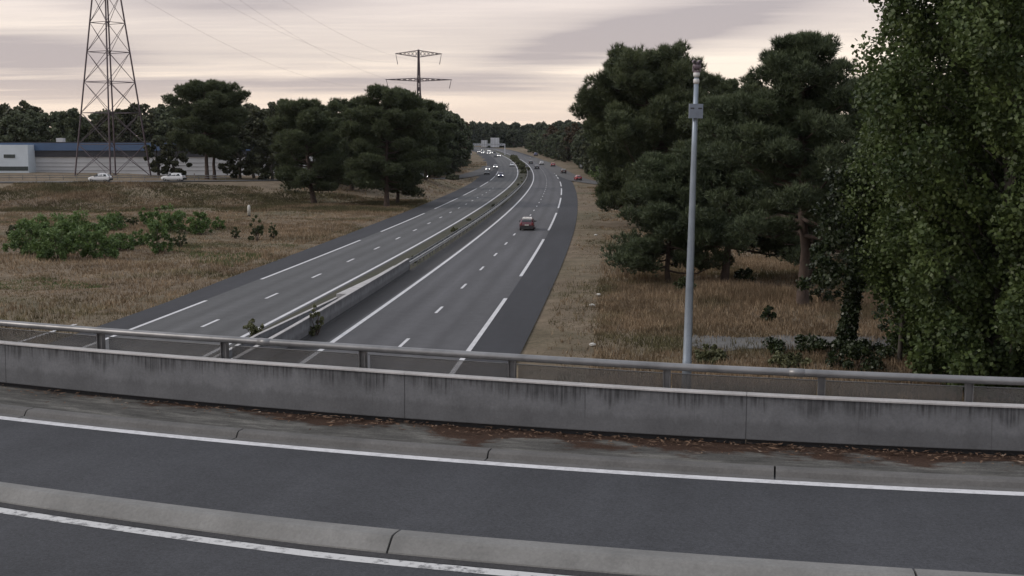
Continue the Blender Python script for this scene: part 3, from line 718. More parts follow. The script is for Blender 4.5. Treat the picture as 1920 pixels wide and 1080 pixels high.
# low sprigs under the pines
def shrub(h,r,seed,n,leaf,mat,upright=.5,nc=40,kmax=None):
    g=np.random.default_rng(seed); mb=MB(); C=[];Rr=[]
    for j in range(nc):
        a=j*2.399+g.normal()*.4; t=math.sqrt(g.random()); zz=h*g.uniform(.12,1.)*(1-.45*t*t); c=np.array([math.cos(a)*r*t,math.sin(a)*r*t,zz]); C.append(c); Rr.append(g.uniform(.13,.26)*min(r,h)*1.15)
        if j%3==0: limb(mb,(c[0]*.15,c[1]*.15,0),c,.03,.01,-.03,3,g)
    P,V=clumps(np.array(C),np.array(Rr),n//nc,1.,.25,.3,g); P=P[P[:,2]>.02]
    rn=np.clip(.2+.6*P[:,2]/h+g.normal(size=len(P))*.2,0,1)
    return mb_mesh(mb,'stem',M['bark']),npmesh('foliage',leafquads(P,leaf,(0,0,upright),.7,g).reshape(-1,3),4,mat,rn)
def px_ground(px,py,z=0.):            # survey helper: photograph bearing -> ground position
    t=math.atan(270/2300); u=(px-960)/2300; v=(540-py)/2300
    r=(u,math.cos(t)+v*math.sin(t),-math.sin(t)+v*math.cos(t)); k=(z-10.4)/r[2]; return r[0]*k,r[1]*k
SH=[ # px,py of the foot, width px, height px, material, label
 (55,478,85,75,'shrub','leftmost broad green shrub of the big thicket on the left verge'),
 (95,452,90,48,'shrub','green shrub at the back of the big thicket on the left verge'),
 (112,488,95,85,'shrub','front centre green shrub of the big thicket, lowest on the verge'),
 (150,462,95,62,'shrub','tall rounded green shrub at the back right of the big thicket'),
 (188,486,70,60,'shrub','dark footed green shrub at the right end of the big thicket'),
 (222,470,50,34,'shrub','small low green shrub trailing right of the big thicket'),
 (297,475,50,64,'shrub','round bright shrub with yellowish tips standing alone in front'),
 (338,464,26,34,'shrub_olive','narrow olive sprig just right of the round yellow tipped shrub'),
 (315,435,62,52,'shrub','green shrub behind the round yellow tipped shrub'),
 (282,425,40,42,'shrub','taller narrow shrub at the back left of the round yellow tipped shrub'),
 (375,440,46,46,'shrub','loose green shrub right of the pair of round shrubs'),
 (226,421,24,24,'shrub_olive','small dark tuft at the foot of the bank, left one of two'),
 (249,423,22,18,'shrub_olive','tiny dark tuft at the foot of the bank, right one of two'),
 (442,447,16,22,'shrub_olive','thin olive weed between the loose shrub and the olive bush'),
 (482,452,30,50,'shrub_olive','upright olive bush near the white marker post'),
 (512,448,16,32,'shrub_olive','slim olive plant right beside the upright olive bush'),
 (262,462,40,30,'shrub','low green shrub between the thicket and the round yellow tipped shrub'),
 (205,432,60,34,'shrub','pale green shrub behind the right end of the big thicket'),
 (410,432,26,24,'shrub','little green shrub at the right end of the row'),
 (30,445,34,30,'shrub_olive','olive bush at the far left edge behind the thicket'),
]
for i,(px,py,wp,hp,mt,lab) in enumerate(SH):
    x,d_=px_ground(px,py); 
    for _ in range(4):
        x,d_=px_ground(px,py,hz(x,d_))
    w_=wp*d_/2300; h_=hp*d_/2300
    plant('shrub',shrub(h_,w_/2,100+i,max(700,int(900*w_*h_/3)),.12 if mt=='shrub' else .1,M[mt],.5,44 if wp>40 else 26),(x,d_,hz(x,d_)),lab,'shrub',names=('stem','foliage'))
SR=[(1440,600,26,30,'ivy','dark sprig under the pines left of the straight pine trunk'),(1545,570,60,90,'ivy','dark leafy sapling between the straight pine trunk and the ivy covered trunk'),
    (1395,528,36,30,'ivy','dark undergrowth at the foot of the slim pine trunk'),(1330,675,60,30,'weed','green weedy clump in the grass right of the mast'),(1480,690,90,26,'weed','low olive weeds in front of the gravel patch'),
    (1600,690,110,44,'ivy','dark bramble mound in front of the ivy covered trunk'),(1700,640,120,110,'ivy','shady bush behind the lower leaves of the poplar'),(1285,545,40,26,'shrub_olive','small olive bush on the dry grass left of the mast')]
for i,(px,py,wp,hp,mt,lab) in enumerate(SR):
    x,d_=px_ground(px,py,.1); w_=wp*d_/2300; h_=hp*d_/2300
    plant('undergrowth',shrub(h_,w_/2,140+i,1800,.09,M[mt],.3,36),(x,d_,hz(x,d_)),lab,'shrub',names=('stem','foliage'))
for i,(x,d_,w_,h_,mt,lab) in enumerate([(26.2,352,8,4.2,'shrub_bright','bright green bush on the bank right of the entry road, left of two'),(30.,338,8,3.2,'shrub_bright','lower bright bush on the bank right of the entry road, right of two'),(33,318,7,3.,'wood','dark bush beside the entry road where it enters the trees'),
    (-16.,330,3.4,1.6,'oak','dark shrub on the grass bank between slip road and inbound lanes'),(-20.2,520,6,3.,'oak','dark bush on the yellow bank in front of the trees, inbound side'),(-24,560,7,3.4,'oak','farther dark bush on the yellow bank, inbound side'),(-24.5,309,4,1.5,'oak','scrubby bush partly hiding the car with lit lamps on the slip road')]):
    plant('shrub',shrub(h_,w_/2,160+i,1500,.22,M[mt],.4,36),(x,d_,hz(x,d_)),lab,'shrub',names=('stem','foliage'))
# weeds growing in the median
for i,(o_,d_,h_,w_,lab) in enumerate([(1.15,66.5,1.75,.9,'tall olive weed growing against the near end of the median wall'),(-1.55,64.5,1.3,1.3,'feathery olive weed showing above the railing beside the inbound lanes')]):
    p=pt(o_,d_,-.1); plant('weed',shrub(h_,w_/2,180+i,900,.075,M['weed'],1.2,26),p,lab,'weed',names=('stem','foliage'))
mv=[shrub(1.,.75,190+k,500,.14,M['weed' if k else 'oak'],.8,22) for k in range(3)]
k=0; dd=108.
while dd<640:
    o_=float(rng.uniform(-1.8,.1)) if dd<330 else float(rng.uniform(-1.6,1.2)); s=float(rng.uniform(.3,.7)) if dd<420 else float(rng.uniform(.8,1.7))
    plant('median_bush',mv[k%3],pt(o_,dd,-.05),'small scrubby bush growing along the motorway median','bush','bushes along the median',s,float(rng.uniform(0,6)),('stem','foliage'))
    dd+=float(rng.uniform(20,40)) if dd<430 else float(rng.uniform(5,9)); k+=1
# --- left side trees
def lt(px,base,d_,s,me,name,lab,rz=0,sz=None,sx=1.):
    x=(px-960)/2300*d_; z=hz(x,d_)-.1; r_=plant(name,me,(x,d_,z),lab,'tree',None,s,rz,sz=sz); r_.scale=(s*sx,s*sx,sz or s); return r_
lt(725,378,206,1,make_pine(19.2,7.6,.2,dome,60,M['pine'],(.5,0),.42,75,.6,.1,41,(1.0,1.7),9),'pine_tree','big dark pine nearest the inbound lanes, straight trunk in the dry grass')
lt(745,360,216,1,make_pine(15,5,.16,dome,34,M['pine'],(.8,0),.3,70,.6,.1,42,(1.,1.6),9),'pine_tree','thinner trunked pine close behind the big dark pine, its foot higher on the bank')
lt(590,358,212,1,make_pine(17.6,6.6,.2,dome,48,M['pine'],(-2.2,0),.45,75,.6,.1,43,(1.,1.7),9),'pine_tree','pine with a leaning trunk on the bank between the two rounder trees')
lt(660,345,236,1,make_pine(17,6.2,.1,dome,44,M['pine'],(0,0),.4,70,.65,.11,44,(1.,1.7),9),'pine_tree','bushy pine between the leaning pine and the big dark pine')
lt(390,330,246,1,make_pine(18.8,7.6,.3,umb,52,M['pine'],(0,0),.42,75,.65,.11,45,(1.1,1.8),9),'umbrella_pine','broad umbrella pine with rounded crown in front of the warehouse')
lt(404,330,250,1,make_pine(15,5,.32,umb,30,M['pine'],(.3,0),.36,70,.65,.11,46,(1.,1.6),9),'umbrella_pine','smaller umbrella pine touching the broad umbrella pine on its right')
lt(478,336,262,1,make_broad(14.,5.2,.12,M['oak'],47,46,110,.32),'oak_tree','grey green oak in the gap between umbrella pine and leaning pine')
lt(530,338,262,1,make_broad(16.,5.,.1,M['oak'],48,46,110,.32),'oak_tree','oak behind and left of the leaning pine')
lt(452,338,256,1,make_broad(10.5,4.,.06,M['oak'],52,40,110,.3),'oak_tree','low oak filling the gap right of the umbrella pines')
lt(512,342,250,1,make_broad(9.5,4.2,.05,M['oak'],53,40,110,.3),'oak_tree','low spreading oak at the left foot of the leaning pine')
lt(618,345,245,1,make_broad(10,4.4,.05,M['oak'],54,40,110,.3),'oak_tree','low oak filling the space right of the leaning trunk')
lt(330,330,262,1,make_broad(9.5,3.4,.06,M['oak'],55,34,110,.3),'oak_tree','round low oak just left of the umbrella pine trunks')
lt(300,332,262,1,make_broad(7.5,3.,.12,M['oak'],49,26,100,.3),'oak_tree','low bushy oak at the left foot of the broad umbrella pine')
lt(798,325,285,1,make_pine(17.5,6.2,.12,dome,40,M['pine'],(0,0),.4,70,.75,.13,50,(1.1,1.8),8),'pine_tree','pine right behind the big dark pine, above the lit car on the slip road')
bl=[make_broad(15.5,5.4,.06,M['wood'],60+k,52,105,.42) for k in range(4)]+[make_broad(15.5,5.2,.06,M['oak'],66+k,52,105,.42) for k in range(2)]
aut=make_broad(15,4.6,.1,M['autumn'],70,40,90,.42)
LSC=1.2
lrow=[(-27,345),(-25,372),(-31,360),(-24.5,400),(-30,420),(-23,432),(-22,462),(-27,470),(-22,495),(-24,530),(-28,560),(-30,600),(-36,640),(-40,690),(-27,498),(-44,740),(-33,390)]
labs=['woodland tree first behind the slip road bend, inbound side','woodland tree second behind the slip road bend, inbound side']
for i,(x,d_) in enumerate(lrow):
    s=[1.08,1.1,1.2,1.1,1.1,1.05,1.05,1.1,1.,.95,.95,.9,.9,.9,1.,.9,1.1][i]; me=bl[i%6] if i not in (6,) else aut
    plant('woodland_tree',me,(x,d_,hz(x,d_)-.1),'russet tinged tree at the end of the wood beside the inbound lanes' if i==6 else 'dark tree of the wood along the inbound side beyond the slip road','tree',None if i==6 else 'trees of the left wood',s*LSC*(1.05 if d_<480 else .95),i*1.3)
# fillers behind the warehouse and bank
for i in range(93):
    x=-215+(i%31)*6.4+float(rng.uniform(-2,2))+(3 if i>30 else 0); d_=[352,378,402][i//31]+float(rng.uniform(-9,9))
    plant('woodland_tree',bl[(i*7)%6],(x,d_,3.2),'dark tree in the belt of trees behind the warehouse','tree','trees behind the warehouse',float(rng.uniform(.92,1.12))*(1.08 if i//31 else .95),i*1.7)
# right wood
i=0
for d_ in np.arange(205,800,11.5):
    for row in range(2):
        if d_<300 and row==0: o_=31+float(rng.uniform(-2,3))+(300-d_)*.06
        else: o_=(25.5 if d_<560 else 22)+row*7.5+float(rng.uniform(-2,2))+(max(0,380-d_)*.05)
        x=float(cen(d_))+o_; s=float(rng.uniform(.86,1.12))*(1.2 if d_<330 else (1.05 if d_<480 else .85))
        if 560<d_: s*=.9
        plant('woodland_tree',bl[(i+row*3+i//7)%6],(x,d_,float(zr(d_))-.1),'dark tree of the wood along the outbound side of the motorway','tree','trees of the right wood',s,i*1.1+row); i+=1
for k,(x,d_,s) in enumerate([(13,640,1.05),(20,560,1.12)]):
    plant('woodland_tree',aut,(x+8,d_,float(zr(d_))),'tree with a faint russet tint among the far right wood','tree','russet trees of the right wood',s,k)
# far wood across the valley end
fb=[make_broad(17,7,.02,M['wood_far'],80+k,40,90,.7,cr=(.2,.36)) for k in range(3)]
for i in range(96):
    r_=i//32; d_=[930,1040,1150][r_]+float(rng.uniform(-25,25)); x=-150+(i%32)*6.6+float(rng.uniform(-2.5,2.5))
    if abs(x-float(cen(d_)))<15: continue
    plant('far_tree',fb[i%3],(x,d_,float(zr(d_))-1),'hazy tree of the distant wood closing the road','tree','trees of the distant wood',float(rng.uniform(.88,1.12))*[.92,1.05,1.2][r_],i*.9)

# ------------------------------------------------------------------ dry grass (uncountable)
def grass(n,xr,dr,hh,w,keep=None,name='dry_grass',label='',mat=None,k=3,lean=.35):
    x=rng.uniform(*xr,n); d_=rng.uniform(*dr,n); o_=x-cen(d_)
    dist,side,_=near_poly(RAMPS,x,d_)
    m=((o_<np.interp(d_,[60,95,160,400],[-12.15,-12.5,-13.1,-15]))|(o_>13.2+.25*np.sin(d_*1.7)))&(dist>5.)
    m&=~((x>9.)&(x<27)&(d_>61.)&(d_<65.3)&(rng.random(n)>.12+.5*(np.abs(d_-63.1)>1.7)))
    ln=lumps(x*.35,d_*.35)+lumps(x*1.3+5,d_*1.2)*.8; m&=(ln+rng.normal(0,.35,n))>-.35
    if keep is not None: m&=keep(x,d_,o_)
    x,d_=x[m],d_[m]; z=hgt(x,d_)-.03; P=np.stack([x,d_,z],1)
    big=np.clip(.75+.6*lumps(x*.6+2,d_*.5),.35,1.5)
    D=np.zeros_like(P); D[:,2]=1
    kk=k; n2=len(P); dirs=unit(D[:,None,:]+lean*rng.normal(size=(n2,kk,3))*np.array([1,1,.2])); s=np.stack([np.ones((n2,kk)),rng.normal(0,.3,(n2,kk)),np.zeros((n2,kk))],-1)*w/2
    L_=(hh*big[:,None,None]*rng.uniform(.5,1.2,(n2,kk,1))); p=P[:,None,:]+rng.normal(size=(n2,kk,3))*np.array([.12,.12,0])
    T=np.stack([p-s,p+s,p+dirs*L_],2).reshape(-1,3)
    o=link(name,npmesh(name,T,3,mat or M['grass'])); tag(o,label,'grass',kind='stuff')
grass(70000,(-75,-12),(58,192),.5,.05,label='tall dry brown grass covering the left verge')
grass(36000,(-90,-10),(188,228),.6,.085,label='dull olive and brown grass on the bank below the slip road',mat=M['rough_bank'])
mow=lambda x,d_,o_:(o_>16.5)|(rng.random(len(x))<.12)
grass(60000,(2,34),(44,112),.55,.04,mow,label='dry reddish grass on the right verge under the pines')
grass(26000,(-8,14),(48,170),.2,.035,lambda x,d_,o_:((o_>15.)|(rng.random(len(x))<.45))&(o_<17.2+np.sin(d_*.2)*.4),label='short olive grass strip beside the right shoulder',mat=M['bank_grass'],name='mown_grass')
grass(26000,(-36,-10),(48,170),.22,.035,lambda x,d_,o_:(o_<-12)&(o_>-15.6+np.sin(d_*.3)*.5),label='low olive weeds along the edge of the left shoulder',mat=M['bank_grass'],name='verge_weeds')
M['green_weeds']=leafmat('green_weeds',(.04,.065,.022),(.12,.16,.055),.2,.7,.5)
grass(16000,(-52,-17),(88,128),.34,.07,lambda x,d_,o_:(o_<-15)&((lumps(x*.5+1,d_*.4)+lumps(x*.9,d_*.7+2)*.6)>.22),label='patches of low green weeds spreading around the shrubs on the left verge',mat=M['green_weeds'],name='green_weeds')
grass(14000,(6,30),(105,300),.4,.09,mow,label='dry grass along the far right verge beside the outbound lanes')
grass(9000,(-40,-8),(225,560),.5,.14,label='yellow grass on the bank between slip road and wood')

# ------------------------------------------------------------------ camera mast
mx,md=7.29,50.5
mast=empty('camera_mast',(mx,md,hz(mx,md))); mast.rotation_euler=(0,R(.9),0)
tag(mast,'tall grey tapered mast with a traffic camera and a square box on the right verge','mast')
b=MB(); b.tube([(0,0,0),(0,0,.05)],.34,12); b.build('base_plate',M['galv'],mast)
Hm=13.05
b=MB(); zs=[0,1.4,1.42,4,7,10,Hm-.0]; rs=[.205,.195,.185,.165,.14,.115,.095]; b.tube([(0,0,z) for z in zs],rs,16); b.build('pole',M['mast_steel'],mast,True)
b=MB(); b.box((0,-.14,Hm-1.35),(.56,.16,.58)); b.build('control_box',M['box_grey'],mast)
for s in (-1,1):
    b=MB(); b.box((s*.155,-.224,Hm-1.24),(.15,.006,.05)); b.build('vent',M['black'],mast)
for z,r_ in ((Hm-.25,.125),(Hm+.02,.135)):
    b=MB(); b.tube([(0,0,z-.0),(0,0,z+.06),(0,0,z+.17),(0,0,z+.2)],[.1,r_,r_,.1],16); b.build('collar',M['white_paint'],mast,True)
b=MB(); b.tube([(0,0,Hm+.2),(0,0,Hm+.28)],.13,14); b.box((-.15,0,Hm+.36),(.04,.1,.22)); b.box((.15,0,Hm+.36),(.04,.1,.22)); b.build('yoke',M['camera_purple'],mast)
b=MB(); b.tube([(-.14,0,Hm+.42),(-.1,0,Hm+.44),(.1,0,Hm+.44),(.14,0,Hm+.42)],[.08,.14,.14,.08],12); b.box((0,-.02,Hm+.56),(.14,.2,.16)); b.build('camera_head',M['camera_purple'],mast,True)
for s in (-1,1):
    b=MB(); b.tube([(s*.115,.1,Hm+.64),(s*.115,-.16,Hm+.62)],[.075,.07],12); l=b.build('camera_lens',M['camera_purple'],mast,True)
    b=MB(); b.tube([(s*.115,-.162,Hm+.62),(s*.115,-.172,Hm+.62)],.06,12); b.build('lens_glass',M['black'],l)

# ------------------------------------------------------------------ pylons and wires
def lattice(mb,z0,z1,f,n,w,rot):
    """bracing of a square tapered tower; f(z)= half diagonal"""
    zs=[z0+(z1-z0)*(1-(1-i/n)**1.35) for i in range(n+1)]
    cor=lambda z,k:(f(z)*math.cos(rot+k*math.pi/2),f(z)*math.sin(rot+k*math.pi/2),z)
    for a,c in zip(zs[:-1],zs[1:]):
        for k in range(4):
            mb.bar(cor(a,k),cor(c,k+1),w); mb.bar(cor(a,k+1),cor(c,k),w); mb.bar(cor(c,k),cor(c,k+1),w)
    return cor
def pylon(loc,H,hd,rot,label,arms,lw,bw,waist,nb,armrot):
    root=tag(empty('pylon',loc),label,'pylon')
    def f(z):
        t=z/H; return hd*(1-t/waist)+hd*.2*(t/waist) if t<waist else hd*.2*(1-(t-waist)/(1-waist)*.8)
    mb=MB(); cor=lattice(mb,0,H,f,nb,bw,rot); mb.build('bracing',M['pylon'],root)
    for k in range(4):
        mb=MB(); zs=np.linspace(0,H,14); 
        for a,c in zip(zs[:-1],zs[1:]): mb.bar(cor(a,k),cor(c,k),lw)
        mb.build('leg',M['pylon'],root)
    ca,sa=math.cos(armrot),math.sin(armrot)
    for (z,half,dep) in arms:
        mb=MB(); n=6
        for s in (-1,1):
            for y in (-.6,.6):
                P=lambda u,zz,yy:(s*u*ca-yy*sa,s*u*sa+yy*ca,zz)
                mb.bar(P(0,z,y),P(half,z+dep*.5,0),bw*1.3); mb.bar(P(0,z+dep,y),P(half,z+dep*.5,0),bw*1.3)
                for i in range(n):
                    u0,u1=half*i/n,half*(i+1)/n; l0=lambda u:z+dep*.5*u/half; l1=lambda u:z+dep-dep*.5*u/half; yy=lambda u:y*(1-u/half)
                    mb.bar(P(u0,l0(u0),yy(u0)),P(u1,l1(u1),yy(u1)),bw); mb.bar(P(u0,l1(u0),yy(u0)),P(u1,l0(u1),yy(u1)),bw)
        mb.build('crossarm',M['pylon'],root)
        for s in (-1,1):
            mb=MB(); x=s*half*.97; mb.tube([(x*ca,x*sa,z+dep*.4),(x*ca-.8*ca*s,x*sa-.8*sa*s,z-3.2)],[.1,.16],6); mb.build('insulator',M['pylon'],root)
    return root
p1=(-82.6,255,hz(-82.6,255)); H1=74
pylon(p1,H1,7.5,R(14),'tall dark lattice pylon standing in front of the warehouse, top out of the picture',[(50,13,2.),(59,10,2.),(67,8,1.8)],.26,.1,.62,15,R(35))
p2=(-42.,560,3.); pylon(p2,49.5,4.2,R(40),'distant T shaped lattice pylon rising over the trees left of the motorway',[(46.2,10.5,3.0),(35.5,15.,1.4)],.45,.17,.62,14,R(4))
ends1=[(50,12.6),(50,-12.6),(59,9.7),(59,-9.7)]; ends2=[(34.5,14.5),(34.5,-14.5),(45.5,10.2),(45.5,-10.2)]
wl=['lowest right power line sagging between the two pylons','lowest left power line sagging between the two pylons','upper right power line sagging between the two pylons','upper left power line sagging between the two pylons']
for (z1_,a1),(z2_,a2),lab in zip(ends1,ends2,wl):
    A=np.array([p1[0]+a1*math.cos(R(35)),p1[1]+a1*math.sin(R(35)),p1[2]+z1_-2.2]); B=np.array([p2[0]+a2,p2[1],p2[2]+z2_-1.5]); q=[]
    for t in np.linspace(0,1,40): p=A+(B-A)*t; p[2]-=4*9.*t*(1-t); q.append(p)
    mb=MB(); mb.tube(q,.02,5); tag(mb.build('power_line',M['wire']),lab,'power line','power lines between the pylons')

# ------------------------------------------------------------------ warehouse on the left
wh=empty('warehouse',(-92,290,3.0)); tag(wh,'long white warehouse with blue fascia and dark band behind the slip road','building')
def part(name,mat,c,s,parent=wh):
    mb=MB(); mb.box(c,s); return mb.build(name,mat,parent)
part('wall',M['clad_white'],(4,6,2.9),(96,12,5.8))
part('dark_band',M['clad_dark'],(7,-.12,5.15),(70,.5,1.5))
part('fascia',M['clad_blue'],(6,-.2,6.75),(74,.9,1.75))
part('roof',M['clad_dark'],(5,7,7.75),(96,13,.25))
part('entrance_block',M['clad_pale'],(-25.5,-2,3.6),(11.,5,7.2))
w1=part('window',M['glass_dark'],(-23.9,-4.53,1.75),(7.6,.12,.95)); w2=part('window',M['glass_dark'],(-24.3,-4.53,4.6),(2.6,.12,.8))
part('door_surround',M['clad_brown'],(-30.4,-4.55,1.7),(1.0,.3,3.4))
for z in (1.2,2.1,3.0): part('trim_strip',M['galv_dark'],(10,-.06,z),(70,.06,.06))
part('roof_unit',M['white_paint'],(15.6,3,8.4),(3.,3,1.2)); part('roof_unit',M['clad_white'],(-15,3,8.3),(1.5,2,1.))
wb=empty('store_building',(-66,310,3.2)); tag(wb,'white building with a blue sign strip showing through the trees right of the umbrella pines','building')
part('wall',M['clad_white'],(-6,5,2.6),(34,10,5.2),wb); part('fascia',M['clad_blue'],(-6,-.15,4.6),(34.3,.4,.9),wb); part('roof',M['clad_dark'],(-6,5,5.35),(34.6,10.6,.3),wb)
for x in (-18,-10,-2,6): part('window',M['glass_dark'],(x,-.06,1.5),(4,.14,1.8),wb)
bw=empty('pale_building',(33,215,0)); tag(bw,'low pale building glimpsed under the boughs behind the mast','building')
part('wall',M['clad_white'],(0,4,1.4),(26,8,2.8),bw); part('roof',M['galv_dark'],(0,4,2.95),(26.6,8.6,.3),bw)
for x in (-8,-2,4,9): part('window',M['glass_dark'],(x,-.06,1.4),(2.2,.14,1.),bw)
# low dark fence along the slip road
fr=empty('fence',(-90,236.5,hz(-90,236.5))); tag(fr,'low dark fence at the top of the bank in front of the warehouse','fence')
for k in range(26):
    mb=MB(); mb.box((-30+k*2.6,0,.45),(.08,.08,1.)); mb.build('post',M['galv_dark'],fr)
for z in (.45,.85):
    mb=MB(); mb.box((2.5,.06,z),(66,.04,.12)); mb.build('rail',M['galv_dark'],fr)
# marker posts
x,d_=px_ground(467,403,.2); mk=empty('marker_post',(x,d_,hz(x,d_))); tag(mk,'white marker post with a dark foot standing in the dry grass','post')
hh=22*d_/2300; b=MB(); b.tube([(0,0,0),(0,0,hh*.16)],.2,12); b.build('foot',M['black'],mk)
b=MB(); b.tube([(0,0,hh*.16),(0,0,hh*.85),(0,0,hh*.97),(0,0,hh)],[.23,.22,.16,.06],14); b.build('body',M['stone_white'],mk,True)
x,d_=px_ground(365,351,2.2); wp=empty('wooden_post',(x,d_,hz(x,d_))); tag(wp,'thin pale wooden post on the bank below the umbrella pine','post')
b=MB(); b.box((0,0,.75),(.18,.18,1.5)); b.build('shaft',plain('pale_wood',(.2,.17,.15),.9),wp); b=MB(); b.tube([(0,0,1.5),(0,0,1.6)],[.1,.02],4); b.build('cap',M['galv_dark'],wp)
p=pt(21,460); sp=empty('sign_post',p); tag(sp,'small pale sign post at the edge of the right wood','sign'); b=MB(); b.tube([(0,0,0),(0,0,1.9)],.06,8); b.build('pole',M['galv'],sp); b=MB(); b.box((0,-.08,2.),(.9,.05,1.7)); b.build('panel',M['sign_back'],sp)
for i,(px,py) in enumerate(((1122,555),(1110,575),(1111,650),(1117,442))):
    x,d_=px_ground(px,py); b=MB(); g=np.random.default_rng(i); 
    bm=bmesh.new(); bmesh.ops.create_icosphere(bm,subdivisions=2,radius=.14)
    for v in bm.verts: v.co=Vector((v.co.x*1.3,v.co.y,v.co.z*.7))*(1+g.normal()*.08)
    me=bpy.data.meshes.new('stone'); bm.to_mesh(me); bm.free(); me.materials.append(M['stone_white']); o=link('stone',me); o.location=(x,d_,hz(x,d_)+.12)
    tag(o,'small white stone lying in the mown verge beside the shoulder','stone','white stones on the verge')

# ------------------------------------------------------------------ overhead sign gantry
GD=700; gx=float(cen(GD)); gz=float(zr(GD))
ga=empty('sign_gantry',(gx-1.,GD,gz)); tag(ga,'distant steel gantry over the inbound lanes carrying two grey backed sign panels','gantry')
b=MB(); 
for z in (5.3,6.):
    for y in (-.4,.4): b.bar((-18.5,y,z),(.6,y,z),.26)
for i in range(12):
    for y in (-.4,.4): b.bar((-18.5+i*1.58,y,5.3),(-18.5+(i+1)*1.58,y,6.),.12)
b.build('beam',M['sign_back'],ga)
for x in (-18.5,.6):
    b=MB(); b.box((x,0,3.),(.55,.6,6.3)); b.build('post',M['sign_back'],ga)
for x,z,w_,h_ in ((-11.,6.35,3.5,3.7),(-5.,6.9,4.9,5.3)):
    b=MB(); b.box((x,-.55,z),(w_,.12,h_)); s=b.build('sign_panel',M['sign_back'],ga)
    b=MB(); 
    for k in range(3): b.box((x-w_*.35+k*w_*.35,-.66,z),(.14,.1,h_*.96)); 
    b.box((x,-.66,z-h_*.2),(w_*.98,.1,.12)); b.build('stiffener',M['galv_dark'],s)

# ------------------------------------------------------------------ vehicles
ST=[(-2.06,.70,.42,.74,.58,.80),(-2.0,.82,.30,.86,.64,.94),(-1.88,.86,.25,.93,.66,1.04),(-1.5,.885,.22,.95,.60,1.40),(-1.15,.895,.22,.95,.60,1.47),(-.3,.90,.22,.94,.62,1.50),(.25,.90,.22,.93,.60,1.45),(.98,.89,.22,.92,.70,.97),(1.5,.87,.22,.85,.74,.91),(1.88,.82,.25,.72,.68,.78),(2.07,.66,.35,.60,.54,.64)]
def ring(s):
    x,hw,zb,zs,hr,zt=s
    h=[(0,zb),(hw*.88,zb),(hw,zb+.16),(hw,zs-.12),(hw*.97,zs),(hr,zt-.05),(hr*.82,zt),(0,zt+.01)]
    return [(x,y,z) for y,z in h]+[(x,-y,z) for y,z in h[-2:0:-1]]
RINGS=[ring(s) for s in ST]
def carbody():
    mb=MB(); mb.loft(lambda i:RINGS[i],len(RINGS)); return mb
def patch(i0,i1,k0,k1,inset=.08,lift=.012):
    """panel lying just proud of the body between stations i0..i1 and ring points k0..k1"""
    mb=MB()
    A=[Vector(RINGS[i0][k0]),Vector(RINGS[i0][k1]),Vector(RINGS[i1][k1]),Vector(RINGS[i1][k0])]; c=sum(A,Vector())/4
    n=(A[1]-A[0]).cross(A[2]-A[0]).normalized(); 
    if n.dot(c-Vector((0,0,.75)))<0: n=-n
    B=[p+(c-p).normalized()*inset+n*lift for p in A]; Cc=[p+(c-p).normalized()*inset-n*.01 for p in A]
    mb.mesh([*B,*Cc],[(0,1,2,3),(0,1,5,4),(1,2,6,5),(2,3,7,6),(3,0,4,7)]); return mb
def tomesh(mb,name,mat,smooth=False):
    me=bpy.data.meshes.new(name); me.from_pydata(mb.v,[],mb.f); bm=bmesh.new(); bm.from_mesh(me); bmesh.ops.recalc_face_normals(bm,faces=bm.faces); bm.to_mesh(me); bm.free()
    if smooth: me.polygons.foreach_set('use_smooth',[True]*len(me.polygons))
    me.materials.append(mat); me.update(); return me
bm_=carbody(); body_me=tomesh(bm_,'body',M['white_paint'],False)
def bevelled(me):
    bm=bmesh.new(); bm.from_mesh(me); bmesh.ops.subdivide_edges(bm,edges=bm.edges[:],cuts=1,use_grid_fill=True,smooth=.6); bm.to_mesh(me); bm.free(); me.polygons.foreach_set('use_smooth',[True]*len(me.polygons)); me.update()
bevelled(body_me)
wins=[]
mb=MB()
def quadpanel(P,n,lift=.02):
    m=MB(); P=[Vector(p) for p in P]; n=Vector(n).normalized(); m.mesh([*[p+n*lift for p in P],*[p-n*.03 for p in P]],[(0,1,2,3),(0,1,5,4),(1,2,6,5),(2,3,7,6),(3,0,4,7)]); return m
rear_me=tomesh(quadpanel([(-1.9,.60,1.04),(-1.9,-.60,1.04),(-1.5,-.52,1.38),(-1.5,.52,1.38)],(-.65,0,.76),.05),'rear_window',M['glass'])
front_me=tomesh(quadpanel([(.93,.64,1.0),(.93,-.64,1.0),(.3,-.54,1.42),(.3,.54,1.42)],(.55,0,.83),.045),'windscreen',M['glass'])
def sidewin(s,x0,x1,xt0,xt1):
    m=MB(); P=[(x0,s*.885,.98),(x1,s*.875,.97),(xt1,s*.66,1.36),(xt0,s*.66,1.38)]; n=Vector((0,s,.5)); return tomesh(quadpanel(P,n,.02),'side_window',M['glass'])
side_me=[sidewin(s,*q) for s in (-1,1) for q in ((-1.55,-.78,-1.3,-.78),(-.7,.05,-.7,.0),(.12,.78,.07,.3))]
def wheel_mesh(r0,w,mat,name):
    m=MB(); m.tube([(0,-w/2,0),(0,-w/2+.02,0),(0,w/2-.02,0),(0,w/2,0)],[r0*.9,r0,r0,r0*.9],16); return tomesh(m,name,mat)
tyre_me=wheel_mesh(.315,.2,M['tyre'],'wheel'); rim_me=wheel_mesh(.2,.215,M['rim'],'rim')
def lampm(name,x,y,z,s,mat): m=MB(); m.box((x,y,z),s); return tomesh(m,name,mat)
rm_=quadpanel([(-1.42,.52,1.44),(-1.42,-.52,1.44),(.2,-.5,1.47),(.2,.5,1.47)],(0,0,1),.055); rm_.box((-1.5,0,1.42),(.2,1.12,.24)); roof_sheen_me=tomesh(rm_,'roof',plain('roof_sky_sheen',(.78,.77,.74),.3))  # pale panel on roof and rear edge: sky reflection painted in as colour
